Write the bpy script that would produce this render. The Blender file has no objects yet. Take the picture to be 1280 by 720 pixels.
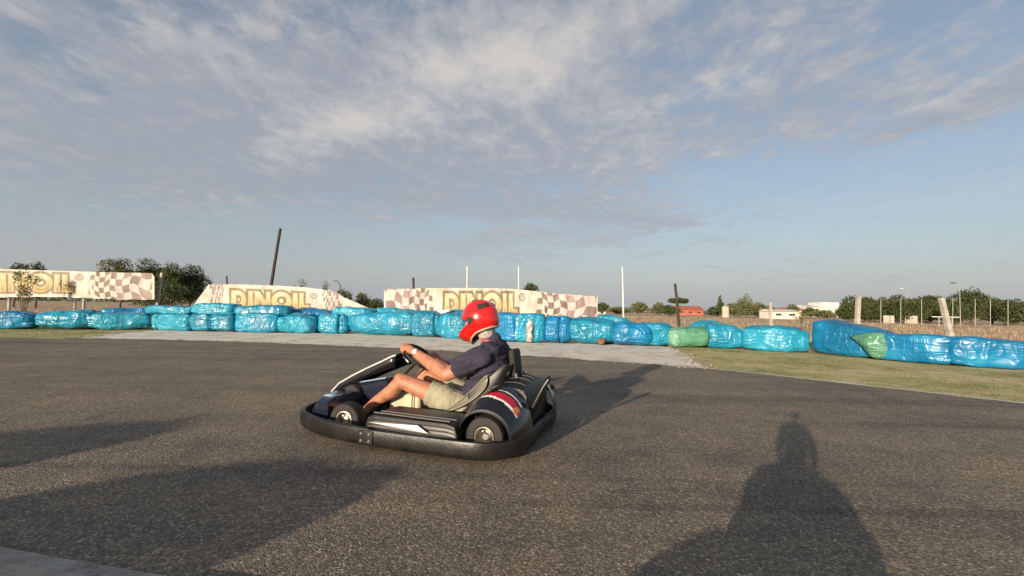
import bpy, bmesh, math, random
import numpy as np
from mathutils import Vector, Matrix, noise
random.seed(7); rng = np.random.default_rng(7)
S = bpy.context.scene; COL = S.collection
R = math.radians

# ------------------------------------------------------------------ survey: photograph pixel -> point in the place
F = 560.; H = 1.0; PITCH = math.atan(26/560.); ROLL = R(1.2)
fw = np.array([0, math.cos(PITCH), math.sin(PITCH)]); up = np.array([0, -math.sin(PITCH), math.cos(PITCH)]); rt = np.array([1., 0, 0])
RT = rt*math.cos(ROLL)+up*math.sin(ROLL); UP = up*math.cos(ROLL)-rt*math.sin(ROLL)
def ray(px, py): return fw+RT*(px-640)/F-UP*(py-360)/F
def ground(px, py, z=0.):
    r = ray(px, py); t = (z-H)/r[2]; return r*t+np.array([0, 0, H])
def at_y(px, py, Y):
    r = ray(px, py); return r*(Y/r[1])+np.array([0, 0, H])
def hz(px): return 386+(px-640)*math.tan(ROLL)

# ------------------------------------------------------------------ materials
def nt(name):
    m = bpy.data.materials.new(name); m.use_nodes = True
    t = m.node_tree; b = t.nodes['Principled BSDF']; return m, t, b
def N(t, typ, **kw):
    n = t.nodes.new(typ)
    for k, v in kw.items():
        if k.startswith('i_'):
            key = k[2:]; key = int(key) if key.isdigit() else key.replace('_', ' ')
            n.inputs[key].default_value = v
        else: setattr(n, k, v)
    return n
def ramp(t, fac, stops, interp='LINEAR'):
    r = N(t, 'ShaderNodeValToRGB'); r.color_ramp.interpolation = interp
    e = r.color_ramp.elements
    while len(e) < len(stops): e.new(0.5)
    for i, (p, c) in enumerate(stops):
        e[i].position = p; e[i].color = (*c, 1) if len(c) == 3 else c
    t.links.new(fac, r.inputs['Fac']); return r.outputs['Color']
def simple(name, col, rough=.5, metal=0, coat=0, spec=.5, bump=0, bscale=60, var=0, vscale=8, detail=4):
    m, t, b = nt(name)
    b.inputs['Base Color'].default_value = (*col, 1); b.inputs['Roughness'].default_value = rough
    b.inputs['Metallic'].default_value = metal; b.inputs['Coat Weight'].default_value = coat
    b.inputs['Coat Roughness'].default_value = .12; b.inputs['Specular IOR Level'].default_value = spec
    tc = N(t, 'ShaderNodeTexCoord')
    if var:
        n = N(t, 'ShaderNodeTexNoise', i_Scale=vscale, i_Detail=float(detail)); t.links.new(tc.outputs['Object'], n.inputs['Vector'])
        lo = tuple(c*(1-var) for c in col); hi = tuple(min(1, c*(1+var)) for c in col)
        t.links.new(ramp(t, n.outputs['Fac'], [(.3, lo), (.7, hi)]), b.inputs['Base Color'])
    if bump:
        n = N(t, 'ShaderNodeTexNoise', i_Scale=bscale, i_Detail=3.); t.links.new(tc.outputs['Object'], n.inputs['Vector'])
        bp = N(t, 'ShaderNodeBump', i_Strength=bump, i_Distance=.02); t.links.new(n.outputs['Fac'], bp.inputs['Height'])
        t.links.new(bp.outputs['Normal'], b.inputs['Normal'])
    return m

def mat_asphalt():
    m, t, b = nt('asphalt'); L = t.links.new
    tc = N(t, 'ShaderNodeTexCoord')
    v = N(t, 'ShaderNodeTexVoronoi', i_Scale=105.); L(tc.outputs['Object'], v.inputs['Vector'])
    bw = N(t, 'ShaderNodeSeparateColor'); L(v.outputs['Color'], bw.inputs[0])
    grain = ramp(t, bw.outputs[0], [(0, (.115, .094, .072)), (.5, (.192, .156, .114)), (.82, (.27, .218, .158)), (.95, (.39, .32, .235)), (1, (.52, .43, .32))])
    n1 = N(t, 'ShaderNodeTexNoise', i_Scale=.55, i_Detail=7., i_Roughness=.62); L(tc.outputs['Object'], n1.inputs['Vector'])
    mp = N(t, 'ShaderNodeMapping'); mp.inputs['Rotation'].default_value = (0, 0, R(-12)); mp.inputs['Scale'].default_value = (.12, 1.1, 1)
    L(tc.outputs['Object'], mp.inputs['Vector'])
    n2 = N(t, 'ShaderNodeTexNoise', i_Scale=1.1, i_Detail=5.); L(mp.outputs[0], n2.inputs['Vector'])
    tone = ramp(t, n1.outputs['Fac'], [(.3, (.76, .77, .80)), (.5, (1.0, .99, .97)), (.72, (1.22, 1.17, 1.06))])
    tone2 = ramp(t, n2.outputs['Fac'], [(.33, (.74, .74, .77)), (.45, (.95, .95, .96)), (.65, (1.12, 1.1, 1.06))])
    a = N(t, 'ShaderNodeMix', data_type='RGBA', blend_type='MULTIPLY'); a.inputs[0].default_value = 1
    L(grain, a.inputs[6]); L(tone, a.inputs[7])
    c = N(t, 'ShaderNodeMix', data_type='RGBA', blend_type='MULTIPLY'); c.inputs[0].default_value = 1
    L(a.outputs[2], c.inputs[6]); L(tone2, c.inputs[7])
    n5 = N(t, 'ShaderNodeTexNoise', i_Scale=2.6, i_Detail=6., i_Roughness=.6, i_Distortion=.8); L(tc.outputs['Object'], n5.inputs['Vector'])
    d = N(t, 'ShaderNodeMix', data_type='RGBA', blend_type='MULTIPLY'); d.inputs[0].default_value = 1
    L(c.outputs[2], d.inputs[6]); L(ramp(t, n5.outputs['Fac'], [(.30, (.82, .82, .84)), (.5, (1, 1, 1)), (.66, (1.14, 1.12, 1.07))]), d.inputs[7])
    mp2 = N(t, 'ShaderNodeMapping'); mp2.inputs['Rotation'].default_value = (0, 0, R(14)); mp2.inputs['Scale'].default_value = (.05, 2.4, 1)
    L(tc.outputs['Object'], mp2.inputs['Vector'])
    n6 = N(t, 'ShaderNodeTexNoise', i_Scale=1.3, i_Detail=3.); L(mp2.outputs[0], n6.inputs['Vector'])
    e = N(t, 'ShaderNodeMix', data_type='RGBA', blend_type='MULTIPLY'); e.inputs[0].default_value = 1
    L(d.outputs[2], e.inputs[6]); L(ramp(t, n6.outputs['Fac'], [(.36, (.78, .78, .80)), (.43, (1, 1, 1))]), e.inputs[7]); L(e.outputs[2], b.inputs['Base Color'])
    b.inputs['Roughness'].default_value = .82; b.inputs['Specular IOR Level'].default_value = .3
    n3 = N(t, 'ShaderNodeTexNoise', i_Scale=160., i_Detail=2.); L(tc.outputs['Object'], n3.inputs['Vector'])
    ad = N(t, 'ShaderNodeMath', operation='ADD'); L(v.outputs['Distance'], ad.inputs[0]); L(n3.outputs['Fac'], ad.inputs[1])
    bp = N(t, 'ShaderNodeBump', i_Strength=.5, i_Distance=.006); bp.invert = True
    L(ad.outputs[0], bp.inputs['Height']); L(bp.outputs['Normal'], b.inputs['Normal']); return m
def mat_concrete(name, cols, stain=1.2):
    m, t, b = nt(name); L = t.links.new
    tc = N(t, 'ShaderNodeTexCoord')
    n = N(t, 'ShaderNodeTexNoise', i_Scale=stain, i_Detail=9., i_Roughness=.7); L(tc.outputs['Object'], n.inputs['Vector'])
    n2 = N(t, 'ShaderNodeTexNoise', i_Scale=45., i_Detail=4.); L(tc.outputs['Object'], n2.inputs['Vector'])
    mx = N(t, 'ShaderNodeMath', operation='MULTIPLY_ADD'); mx.inputs[1].default_value = .25; L(n2.outputs['Fac'], mx.inputs[0]); L(n.outputs['Fac'], mx.inputs[2])
    L(ramp(t, mx.outputs[0], [(.46, cols[0]), (.56, cols[1]), (.72, cols[2])] if len(cols) == 3 else [(.46, cols[0]), (.54, cols[1]), (.62, cols[2]), (.78, cols[3])]), b.inputs['Base Color'])
    b.inputs['Roughness'].default_value = .9
    bp = N(t, 'ShaderNodeBump', i_Strength=.4, i_Distance=.01); L(n2.outputs['Fac'], bp.inputs['Height']); L(bp.outputs['Normal'], b.inputs['Normal'])
    return m
def mat_soil(name, stops, s1=.35, s2=9.):
    m, t, b = nt(name); L = t.links.new
    tc = N(t, 'ShaderNodeTexCoord')
    n = N(t, 'ShaderNodeTexNoise', i_Scale=s1, i_Detail=8., i_Roughness=.65); L(tc.outputs['Object'], n.inputs['Vector'])
    n2 = N(t, 'ShaderNodeTexNoise', i_Scale=s2, i_Detail=6., i_Roughness=.7); L(tc.outputs['Object'], n2.inputs['Vector'])
    mx = N(t, 'ShaderNodeMix', data_type='FLOAT'); mx.inputs[0].default_value = .4; L(n.outputs['Fac'], mx.inputs[2]); L(n2.outputs['Fac'], mx.inputs[3])
    L(ramp(t, mx.outputs[0], stops), b.inputs['Base Color']); b.inputs['Roughness'].default_value = .95
    b.inputs['Specular IOR Level'].default_value = .15
    bp = N(t, 'ShaderNodeBump', i_Strength=.7, i_Distance=.06); L(n2.outputs['Fac'], bp.inputs['Height']); L(bp.outputs['Normal'], b.inputs['Normal'])
    return m
def mat_plastic(name, col, pale, trans=0.):
    m, t, b = nt(name); L = t.links.new
    tc = N(t, 'ShaderNodeTexCoord'); oi = N(t, 'ShaderNodeObjectInfo')
    off = N(t, 'ShaderNodeVectorMath', operation='ADD'); L(tc.outputs['Object'], off.inputs[0])
    sc = N(t, 'ShaderNodeMath', operation='MULTIPLY'); sc.inputs[1].default_value = 40.; L(oi.outputs['Random'], sc.inputs[0])
    cb = N(t, 'ShaderNodeCombineXYZ'); L(sc.outputs[0], cb.inputs[0]); L(cb.outputs[0], off.inputs[1])
    P = off.outputs[0]
    n = N(t, 'ShaderNodeTexNoise', i_Scale=1.6, i_Detail=4., i_Distortion=.6); L(P, n.inputs['Vector'])
    dk = tuple(c*.80 for c in col)
    c1 = ramp(t, n.outputs['Fac'], [(.35, dk), (.52, col), (.72, pale)])
    hs = N(t, 'ShaderNodeHueSaturation'); L(c1, hs.inputs['Color'])
    vr = N(t, 'ShaderNodeMapRange', i_3=.86, i_4=1.12); L(oi.outputs['Random'], vr.inputs[0]); L(vr.outputs[0], hs.inputs['Value'])
    L(hs.outputs[0], b.inputs['Base Color'])
    acc = None
    for (sx, sz, ry, rz, sc_, wd, am) in ((.7, 4.2, .45, 24, 1.0, .07, 1.), (1.2, 1.3, -.7, -30, 1.1, .05, .8), (3.2, .7, .1, 10, .9, .055, .5)):
        mp = N(t, 'ShaderNodeMapping'); mp.inputs['Scale'].default_value = (sx, sx, sz); mp.inputs['Rotation'].default_value = (0, ry, R(rz)); L(P, mp.inputs['Vector'])
        w1 = N(t, 'ShaderNodeTexNoise', i_Scale=sc_, i_Detail=2.5, i_Distortion=.9); L(mp.outputs[0], w1.inputs['Vector'])
        r1 = N(t, 'ShaderNodeMath', operation='SUBTRACT'); r1.inputs[1].default_value = .5; L(w1.outputs['Fac'], r1.inputs[0])
        r2 = N(t, 'ShaderNodeMath', operation='ABSOLUTE'); L(r1.outputs[0], r2.inputs[0])
        r3 = N(t, 'ShaderNodeMapRange', interpolation_type='SMOOTHSTEP'); r3.inputs[1].default_value = 0; r3.inputs[2].default_value = wd; r3.inputs[3].default_value = am; r3.inputs[4].default_value = 0; L(r2.outputs[0], r3.inputs[0])
        if acc is None: acc = r3.outputs[0]
        else:
            q = N(t, 'ShaderNodeMath', operation='ADD'); L(acc, q.inputs[0]); L(r3.outputs[0], q.inputs[1]); acc = q.outputs[0]
    w2 = N(t, 'ShaderNodeTexNoise', i_Scale=1.5, i_Detail=2., i_Distortion=1.0); L(P, w2.inputs['Vector'])
    q = N(t, 'ShaderNodeMath', operation='MULTIPLY_ADD'); q.inputs[1].default_value = 2.2; L(w2.outputs['Fac'], q.inputs[0]); L(acc, q.inputs[2])
    bp = N(t, 'ShaderNodeBump', i_Strength=.5, i_Distance=.030); L(q.outputs[0], bp.inputs['Height']); L(bp.outputs['Normal'], b.inputs['Normal'])
    b.inputs['Roughness'].default_value = .36; b.inputs['Specular IOR Level'].default_value = .6
    b.inputs['Sheen Weight'].default_value = .0
    return m
def mat_leaf(name, lo, hi, tip=None):
    m, t, b = nt(name); L = t.links.new
    g = N(t, 'ShaderNodeNewGeometry')
    st = [(0, lo), (.75, hi)] + ([(1, tip)] if tip else [])
    L(ramp(t, g.outputs['Random Per Island'], st), b.inputs['Base Color']); b.inputs['Roughness'].default_value = .75
    b.inputs['Specular IOR Level'].default_value = .2
    return m
def mat_print(name, rough=.6):
    m, t, b = nt(name); L = t.links.new
    a = N(t, 'ShaderNodeVertexColor'); a.layer_name = 'print'
    tc = N(t, 'ShaderNodeTexCoord'); n = N(t, 'ShaderNodeTexNoise', i_Scale=2.5, i_Detail=8., i_Roughness=.7); L(tc.outputs['Object'], n.inputs['Vector'])
    g = ramp(t, n.outputs['Fac'], [(.32, (.72, .66, .56)), (.6, (1, 1, 1))])
    x = N(t, 'ShaderNodeMix', data_type='RGBA', blend_type='MULTIPLY'); x.inputs[0].default_value = 1
    L(a.outputs['Color'], x.inputs[6]); L(g, x.inputs[7]); L(x.outputs[2], b.inputs['Base Color']); b.inputs['Roughness'].default_value = rough
    return m

M = dict(
    asphalt=mat_asphalt(),
    apron=mat_concrete('worn_concrete', [(.44, .36, .27), (.60, .52, .41), (.78, .69, .56), (.84, .76, .63)], 1.6),
    kerb=mat_concrete('kerb_concrete', [(.13, .115, .10), (.27, .24, .20), (.40, .36, .30)], 5.),
    soil=mat_soil('dry_field_soil', [(.3, (.36, .25, .155)), (.5, (.50, .36, .23)), (.7, (.60, .46, .30))], .09, 2.),
    verge=mat_soil('verge_turf', [(.38, (.22, .24, .08)), (.46, (.38, .35, .14)), (.53, (.56, .47, .24)), (.62, (.64, .52, .32))], .7, 4.),
    paint=simple('white_paint', (.72, .70, .64), .7, var=.25, vscale=6, detail=8),
    blue=mat_plastic('blue_plastic', (.008, .235, .38), (.03, .31, .45)),
    deep=mat_plastic('deep_blue_plastic', (.004, .175, .37), (.010, .24, .44)),
    sky_blue=mat_plastic('pale_blue_plastic', (.014, .28, .41), (.08, .38, .50)),
    green=mat_plastic('green_plastic', (.09, .27, .17), (.17, .36, .27)),
    teal=mat_plastic('teal_plastic', (.03, .33, .40), (.10, .42, .44)),
    white_film=simple('white_film', (.72, .72, .70), .4, bump=.6, bscale=18, var=.3, vscale=14, detail=6),
    torn=simple('torn_lining', (.42, .38, .34), .7, bump=.9, bscale=20, var=.75, vscale=7, detail=5),
    brown_fill=simple('rusty_fill', (.22, .09, .045), .8, bump=.8, bscale=25, var=.5, vscale=20),
    black=simple('black_plastic', (.013, .0125, .012), .34, bump=.06, bscale=30, spec=.5, var=.3, vscale=6),
    bumper=simple('bumper_plastic', (.011, .010, .0085), .40, bump=.08, bscale=40, var=.5, vscale=9, detail=7),
    pod=simple('satin_black', (.012, .011, .011), .42, bump=.05, bscale=20, var=.3),
    gloss=simple('gloss_black', (.010, .009, .011), .22, coat=.6),
    navy_gloss=simple('gloss_dark_blue', (.012, .015, .032), .22, coat=.6),
    rubber=simple('tyre_rubber', (.020, .018, .016), .72, bump=.2, bscale=80, var=.4, vscale=12),
    rim=simple('wheel_alloy', (.52, .47, .36), .34, metal=.75, var=.25, vscale=18),
    steel=simple('steel', (.52, .52, .50), .3, metal=.9),
    silver=simple('silver_gelcoat', (.28, .27, .20), .33, metal=.35, coat=.3, var=.12, vscale=8),
    trim=simple('pale_trim', (.62, .60, .55), .35, var=.12),
    grey=simple('grey_sheen_and_trim', (.17, .165, .155), .4),  # painted reflection stripes on the pods, rib trim and fender edge
    red=simple('red_film', (.42, .008, .02), .3, coat=.4),
    decal=simple('white_film_decal', (.74, .73, .70), .35),
    decal_and_glint=simple('pale_blue_decal_and_glint', (.30, .40, .55), .3),  # nose decal, and the highlight painted along the pedal cover
    stone=mat_leaf('loose_stone', (.10, .085, .065), (.34, .29, .22), (.52, .46, .36)),
    tank=simple('cream_tank_plastic', (.50, .45, .30), .42, var=.15, vscale=10),
    skin=simple('skin', (.44, .185, .105), .5, bump=.2, bscale=70, var=.24, vscale=16),
    shirt=simple('navy_cotton', (.042, .040, .060), .9, bump=.5, bscale=22, var=.2, vscale=14, spec=.2),
    shorts=simple('khaki_cotton', (.33, .31, .215), .88, bump=.4, bscale=30, var=.15, vscale=10, spec=.2),
    shoe=simple('dark_shoe', (.03, .028, .026), .6, bump=.2),
    helmet=simple('red_helmet_shell', (.62, .012, .010), .2, coat=.9),
    lining=simple('helmet_lining', (.035, .028, .024), .9),
    helmet_trim=simple('helmet_edge_trim', (.40, .36, .24), .5),
    hair=simple('grey_hair', (.42, .39, .35), .8, bump=.7, bscale=90, var=.3, vscale=60),
    scarf=simple('red_patterned_cotton', (.33, .10, .09), .85, bump=.3, var=.6, vscale=60),
    eye=simple('eye_white', (.6, .58, .55), .3), pupil=simple('eye_iris', (.03, .02, .015), .2),
    bark=simple('bark', (.13, .10, .075), .9, bump=.6, bscale=30, var=.3),
    pole_white=simple('pale_painted_steel', (.62, .62, .60), .5, var=.15, vscale=3),
    pole_dark=simple('dark_weathered_timber', (.05, .036, .028), .85, bump=.4, var=.4, vscale=5),
    post=simple('concrete_post', (.40, .37, .31), .9, bump=.4, bscale=40, var=.3, vscale=4, detail=8),
    wall=simple('white_render', (.66, .62, .56), .85, var=.12, vscale=.4),
    redroof=simple('red_roof', (.42, .12, .07), .8, var=.2, vscale=1.),
    tan=simple('pale_tan_render', (.50, .42, .33), .85, var=.12, vscale=.4),
    glass=simple('dark_window', (.03, .035, .04), .15),
    banner=mat_print('banner_print'),
    lf_dark=mat_leaf('dark_foliage', (.032, .044, .017), (.07, .088, .032), (.12, .135, .05)),
    lf_mid=mat_leaf('olive_foliage', (.065, .08, .03), (.14, .15, .06), (.22, .21, .09)),
    lf_yel=mat_leaf('yellow_green_foliage', (.11, .12, .03), (.22, .22, .06), (.30, .27, .09)),
    dry=mat_leaf('dry_stalks', (.30, .20, .12), (.42, .31, .19), (.52, .40, .26)),
    turf=mat_leaf('turf_blades', (.10, .11, .035), (.17, .17, .07), (.26, .23, .12)),
)
M['paint'].node_tree.nodes['Principled BSDF'].inputs['Roughness'].default_value = .75

# ------------------------------------------------------------------ mesh helpers
def tag(o, label=None, cat=None, group=None, kind=None):
    if label: o['label'] = label
    if cat: o['category'] = cat
    if group: o['group'] = group
    if kind: o['kind'] = kind
    return o
def mesh_obj(name, V, Fs, mats, parent=None, smooth=True, midx=None):
    me = bpy.data.meshes.new(name); me.from_pydata([tuple(map(float, v)) for v in V], [], [tuple(f) for f in Fs])
    if not isinstance(mats, (list, tuple)): mats = [mats]
    for m in mats: me.materials.append(m)
    if midx is not None: me.polygons.foreach_set('material_index', midx)
    if smooth: me.polygons.foreach_set('use_smooth', [True]*len(me.polygons))
    me.update(); o = bpy.data.objects.new(name, me); COL.objects.link(o)
    if parent: o.parent = parent
    return o
def empty(name, loc=(0, 0, 0), rz=0, sc=1):
    o = bpy.data.objects.new(name, None); o.location = loc; o.rotation_euler = (0, 0, rz); o.scale = (sc,)*3
    o.empty_display_size = .1; COL.objects.link(o); return o
class MB:
    """collects shapes for ONE mesh"""
    def __init__(s): s.V = []; s.F = []; s.I = []; s.mi = 0
    def add(s, V, Fs):
        b = len(s.V); s.V += [tuple(v) for v in V]; s.F += [tuple(i+b for i in f) for f in Fs]; s.I += [s.mi]*len(Fs); return s
    def box(s, c, d, rot=None, bev=0.):
        bm = bmesh.new(); bmesh.ops.create_cube(bm, size=1)
        for v in bm.verts: v.co = Vector((v.co.x*d[0], v.co.y*d[1], v.co.z*d[2]))
        if bev: bmesh.ops.bevel(bm, geom=bm.edges[:], offset=bev, segments=3, affect='EDGES', profile=.6)
        mt = Matrix.Translation(Vector(c)) @ (rot.to_4x4() if rot else Matrix())
        bmesh.ops.transform(bm, matrix=mt, verts=bm.verts); bm.verts.index_update()
        s.add([v.co[:] for v in bm.verts], [[v.index for v in f.verts] for f in bm.faces]); bm.free(); return s
    def tube(s, pts, r, n=12, closed=False, ratio=1., ref=None, caps=True):
        pts = [np.array(p, float) for p in pts]; m = len(pts)
        rs = r if hasattr(r, '__len__') else [r]*m
        V = []; prev = None
        for i, p in enumerate(pts):
            if closed: t = pts[(i+1) % m]-pts[i-1]
            else: t = pts[min(i+1, m-1)]-pts[max(i-1, 0)]
            t = t/(np.linalg.norm(t)+1e-9)
            if prev is None:
                a = np.array(ref if ref is not None else ([0, 0, 1] if abs(t[2]) < .9 else [1, 0, 0]), float)
            else: a = prev
            a = a-t*(a@t); a /= np.linalg.norm(a)+1e-9; prev = a; b = np.cross(t, a)
            for k in range(n):
                q = 2*math.pi*k/n; V.append(p+a*math.cos(q)*rs[i]+b*math.sin(q)*rs[i]*ratio)
        Fs = []
        for i in range(m if closed else m-1):
            j = (i+1) % m
            for k in range(n): Fs.append((i*n+k, i*n+(k+1) % n, j*n+(k+1) % n, j*n+k))
        if not closed and caps: Fs += [tuple(range(n))[::-1], tuple((m-1)*n+k for k in range(n))]
        return s.add(V, Fs)
    def lathe(s, c, axis, prof, n=40):
        """prof: (along axis, radius)"""
        ax = np.array(axis, float); ax /= np.linalg.norm(ax); a = np.array([0, 0, 1.]) if abs(ax[2]) < .9 else np.array([1., 0, 0])
        a = a-ax*(a@ax); a /= np.linalg.norm(a); b = np.cross(ax, a); V = []; Fs = []
        for (x, r) in prof:
            for k in range(n):
                q = 2*math.pi*k/n; V.append(np.array(c)+ax*x+(a*math.cos(q)+b*math.sin(q))*r)
        for i in range(len(prof)-1):
            for k in range(n): Fs.append((i*n+k, i*n+(k+1) % n, (i+1)*n+(k+1) % n, (i+1)*n+k))
        return s.add(V, Fs)
    def ball(s, c, r, n=14, sc=(1, 1, 1)):
        V = []; Fs = []; m = n//2+1
        for i in range(m+1):
            th = math.pi*i/m
            for k in range(n): q = 2*math.pi*k/n; V.append((c[0]+r*sc[0]*math.sin(th)*math.cos(q), c[1]+r*sc[1]*math.sin(th)*math.sin(q), c[2]+r*sc[2]*math.cos(th)))
        for i in range(m):
            for k in range(n): Fs.append((i*n+k, (i+1)*n+k, (i+1)*n+(k+1) % n, i*n+(k+1) % n))
        return s.add(V, Fs)
    def chain(s, pts, rs, n=14, ratio=1., ref=None):
        """tapered limb of overlapping sections with round joints"""
        for i in range(len(pts)-1): s.tube([pts[i], pts[i+1]], [rs[i], rs[i+1]], n, ratio=ratio, ref=ref)
        for p, r in zip(pts, rs):
            if ratio == 1.: s.ball(p, r*.995, n)
        return s
    def grid(s, P, closed_u=False):
        nu, nv = len(P), len(P[0]); V = [p for row in P for p in row]; Fs = []
        for i in range(nu if closed_u else nu-1):
            j = (i+1) % nu
            for k in range(nv-1): Fs.append((i*nv+k, j*nv+k, j*nv+k+1, i*nv+k+1))
        return s.add(V, Fs)
    def build(s, name, mats, parent=None, smooth=True, auto=True):
        o = mesh_obj(name, s.V, s.F, mats, parent, smooth, s.I)
        if smooth and auto:
            me = o.data; bm = bmesh.new(); bm.from_mesh(me)
            for e in bm.edges:
                if len(e.link_faces) == 2 and e.calc_face_angle(0) > R(38): e.smooth = False
            bm.to_mesh(me); bm.free()
        return o
def fuse(mb, name, mat, parent, vox=.008, smooth=6, disp=None, cut=None):
    """melt the overlapping shapes of one body into one continuous surface"""
    o = mb.build(name, mat, None, auto=False)
    r = o.modifiers.new('r', 'REMESH'); r.mode = 'VOXEL'; r.voxel_size = vox; r.use_smooth_shade = True
    if smooth: k = o.modifiers.new('s', 'SMOOTH'); k.factor = .6; k.iterations = smooth
    dg = bpy.context.evaluated_depsgraph_get(); dg.update()
    me = bpy.data.meshes.new_from_object(o.evaluated_get(dg)); me.name = name
    old = o.data; o.modifiers.clear(); o.data = me; bpy.data.meshes.remove(old)
    if not me.materials: me.materials.append(mat)
    if disp:
        for v, nn in zip(me.vertices, [x.vector.copy() for x in me.vertex_normals]):
            v.co += nn*disp(v.co)
    if cut:
        bm = bmesh.new(); bm.from_mesh(me); bmesh.ops.delete(bm, geom=[v for v in bm.verts if cut(v.co)], context='VERTS'); bm.to_mesh(me); bm.free()
    me.polygons.foreach_set('use_smooth', [True]*len(me.polygons)); me.update()
    if parent: o.parent = parent
    return o
def copy_tree(o, parent=None):
    c = o.copy(); COL.objects.link(c); c.parent = parent
    for ch in list(o.children): copy_tree(ch, c)
    return c

# ------------------------------------------------------------------ world and sun
SUN_TO = np.array([-2.89, -4.62, 1.0]); SUN_TO /= np.linalg.norm(SUN_TO)
EL = math.asin(SUN_TO[2]); AZ = math.atan2(SUN_TO[0], SUN_TO[1])
W = bpy.data.worlds.new('World'); S.world = W; W.use_nodes = True; t = W.node_tree; t.nodes.clear(); L = t.links.new
out = N(t, 'ShaderNodeOutputWorld'); bg = N(t, 'ShaderNodeBackground'); bg.inputs['Strength'].default_value = .10; L(bg.outputs[0], out.inputs[0])
sky = N(t, 'ShaderNodeTexSky'); sky.sky_type = 'NISHITA'; sky.sun_disc = False; sky.sun_elevation = EL; sky.sun_rotation = AZ % (2*math.pi)
sky.air_density = 1.0; sky.dust_density = 1.2; sky.ozone_density = 1.5
tc = N(t, 'ShaderNodeTexCoord'); sep = N(t, 'ShaderNodeSeparateXYZ'); L(tc.outputs['Generated'], sep.inputs[0])
def mth(op, a, b=None, c=None, clamp=False):
    n = N(t, 'ShaderNodeMath', operation=op); n.use_clamp = clamp
    for i, v in enumerate((a, b, c)):
        if v is None: continue
        if isinstance(v, (int, float)): n.inputs[i].default_value = v
        else: L(v, n.inputs[i])
    return n.outputs[0]
def mixc(f, a, b):
    n = N(t, 'ShaderNodeMix', data_type='RGBA')
    for i, v in ((0, f), (6, a), (7, b)):
        if isinstance(v, (int, float)): n.inputs[i].default_value = v
        elif isinstance(v, tuple): n.inputs[i].default_value = (*v, 1)
        else: L(v, n.inputs[i])
    return n.outputs[2]
X, Y, Z = sep.outputs
zc = mth('MAXIMUM', Z, 0.0); den = mth('ADD', zc, .10)
u = mth('DIVIDE', X, den); v = mth('DIVIDE', Y, den)
cb = N(t, 'ShaderNodeCombineXYZ'); L(u, cb.inputs[0]); L(v, cb.inputs[1]); CP = cb.outputs[0]
az = mth('ARCTAN2', X, Y); el = mth('ARCSINE', Z)
def nz(scale, detail=6., rough=.55, dist=0., map_=None, off=0.):
    n = N(t, 'ShaderNodeTexNoise', i_Scale=scale, i_Detail=detail, i_Roughness=rough, i_Distortion=dist)
    mp = N(t, 'ShaderNodeMapping'); mp.inputs['Location'].default_value = (off, off*.7, off*.3)
    if map_: mp.inputs['Scale'].default_value = map_[0]; mp.inputs['Rotation'].default_value = (0, 0, R(map_[1]))
    L(CP, mp.inputs['Vector']); L(mp.outputs[0], n.inputs['Vector']); return n.outputs['Fac']
warp1 = mth('SUBTRACT', nz(1.1, 5., .6, off=3.), .5); warp2 = mth('SUBTRACT', nz(1.3, 5., .6, off=11.), .5)
azw = mth('MULTIPLY_ADD', warp1, .22, az); elw = mth('MULTIPLY_ADD', warp2, .12, el)
def blob(px, py, w, h, ang, amp):
    r = ray(px, py); r = r/np.linalg.norm(r); a0 = math.atan2(r[0], r[1]); e0 = math.asin(r[2])
    k = math.cos(a0)**2; sa = w/F*k; se = h/F*math.cos(e0)**2*math.cos(a0)
    c, s_ = math.cos(R(ang)), math.sin(R(ang))
    dx = mth('SUBTRACT', azw, a0); dy = mth('SUBTRACT', elw, e0)
    p = mth('ADD', mth('MULTIPLY', dx, c/sa), mth('MULTIPLY', dy, s_/sa)); q = mth('ADD', mth('MULTIPLY', dx, -s_/se), mth('MULTIPLY', dy, c/se))
    d2 = mth('ADD', mth('MULTIPLY', p, p), mth('MULTIPLY', q, q))
    return mth('MULTIPLY', mth('POWER', 2.718, mth('MULTIPLY', d2, -1.)), amp)
def total(bl):
    o = bl[0]
    for b in bl[1:]: o = mth('ADD', o, b)
    return o
cover = total([blob(250, 235, 380, 28, 2, .22), blob(860, 190, 240, 34, 0, .22), blob(760, 275, 300, 10, -3, .2), blob(300, 300, 260, 8, 0, .12), blob(330, 110, 420, 90, 6, .62), blob(120, 190, 300, 55, 6, .34), blob(560, 130, 260, 90, 24, .35), blob(780, 150, 320, 75, 4, .34),
               blob(1010, 120, 200, 60, -6, .22), blob(700, 260, 330, 22, -3, .30), blob(640, 300, 260, 25, 0, .12), blob(1190, 140, 150, 12, 12, .42), blob(640, 30, 500, 60, 0, .30),
               blob(40, 25, 60, 30, 0, .3), blob(60, 60, 110, 22, -28, -.30), blob(190, 55, 70, 22, -20, -.2), blob(1200, 30, 200, 60, 0, -.06),
               blob(150, 285, 330, 26, 0, -.28), blob(1080, 250, 230, 50, 0, -.2)])
big = nz(.55, 8., .62, .5, ((1, 1, 1), 0), 2.3); fine = nz(2.4, 9., .66, .35, ((1., .9, 1), 15), 5.)
cell = nz(8.5, 5., .65, .2, ((1., .75, 1), -8), 9.)
dens = mth('ADD', mth('MULTIPLY_ADD', mth('SUBTRACT', big, .5), 1.1, cover), mth('MULTIPLY', mth('SUBTRACT', fine, .5), 1.0))
dens = mth('MULTIPLY_ADD', mth('SUBTRACT', cell, .5), 1.1, dens)
mr = N(t, 'ShaderNodeMapRange', interpolation_type='SMOOTHSTEP'); mr.inputs[1].default_value = .02; mr.inputs[2].default_value = .5; mr.inputs[3].default_value = .34; mr.inputs[4].default_value = .95; L(dens, mr.inputs[0])
mask = mr.outputs[0]
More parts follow.
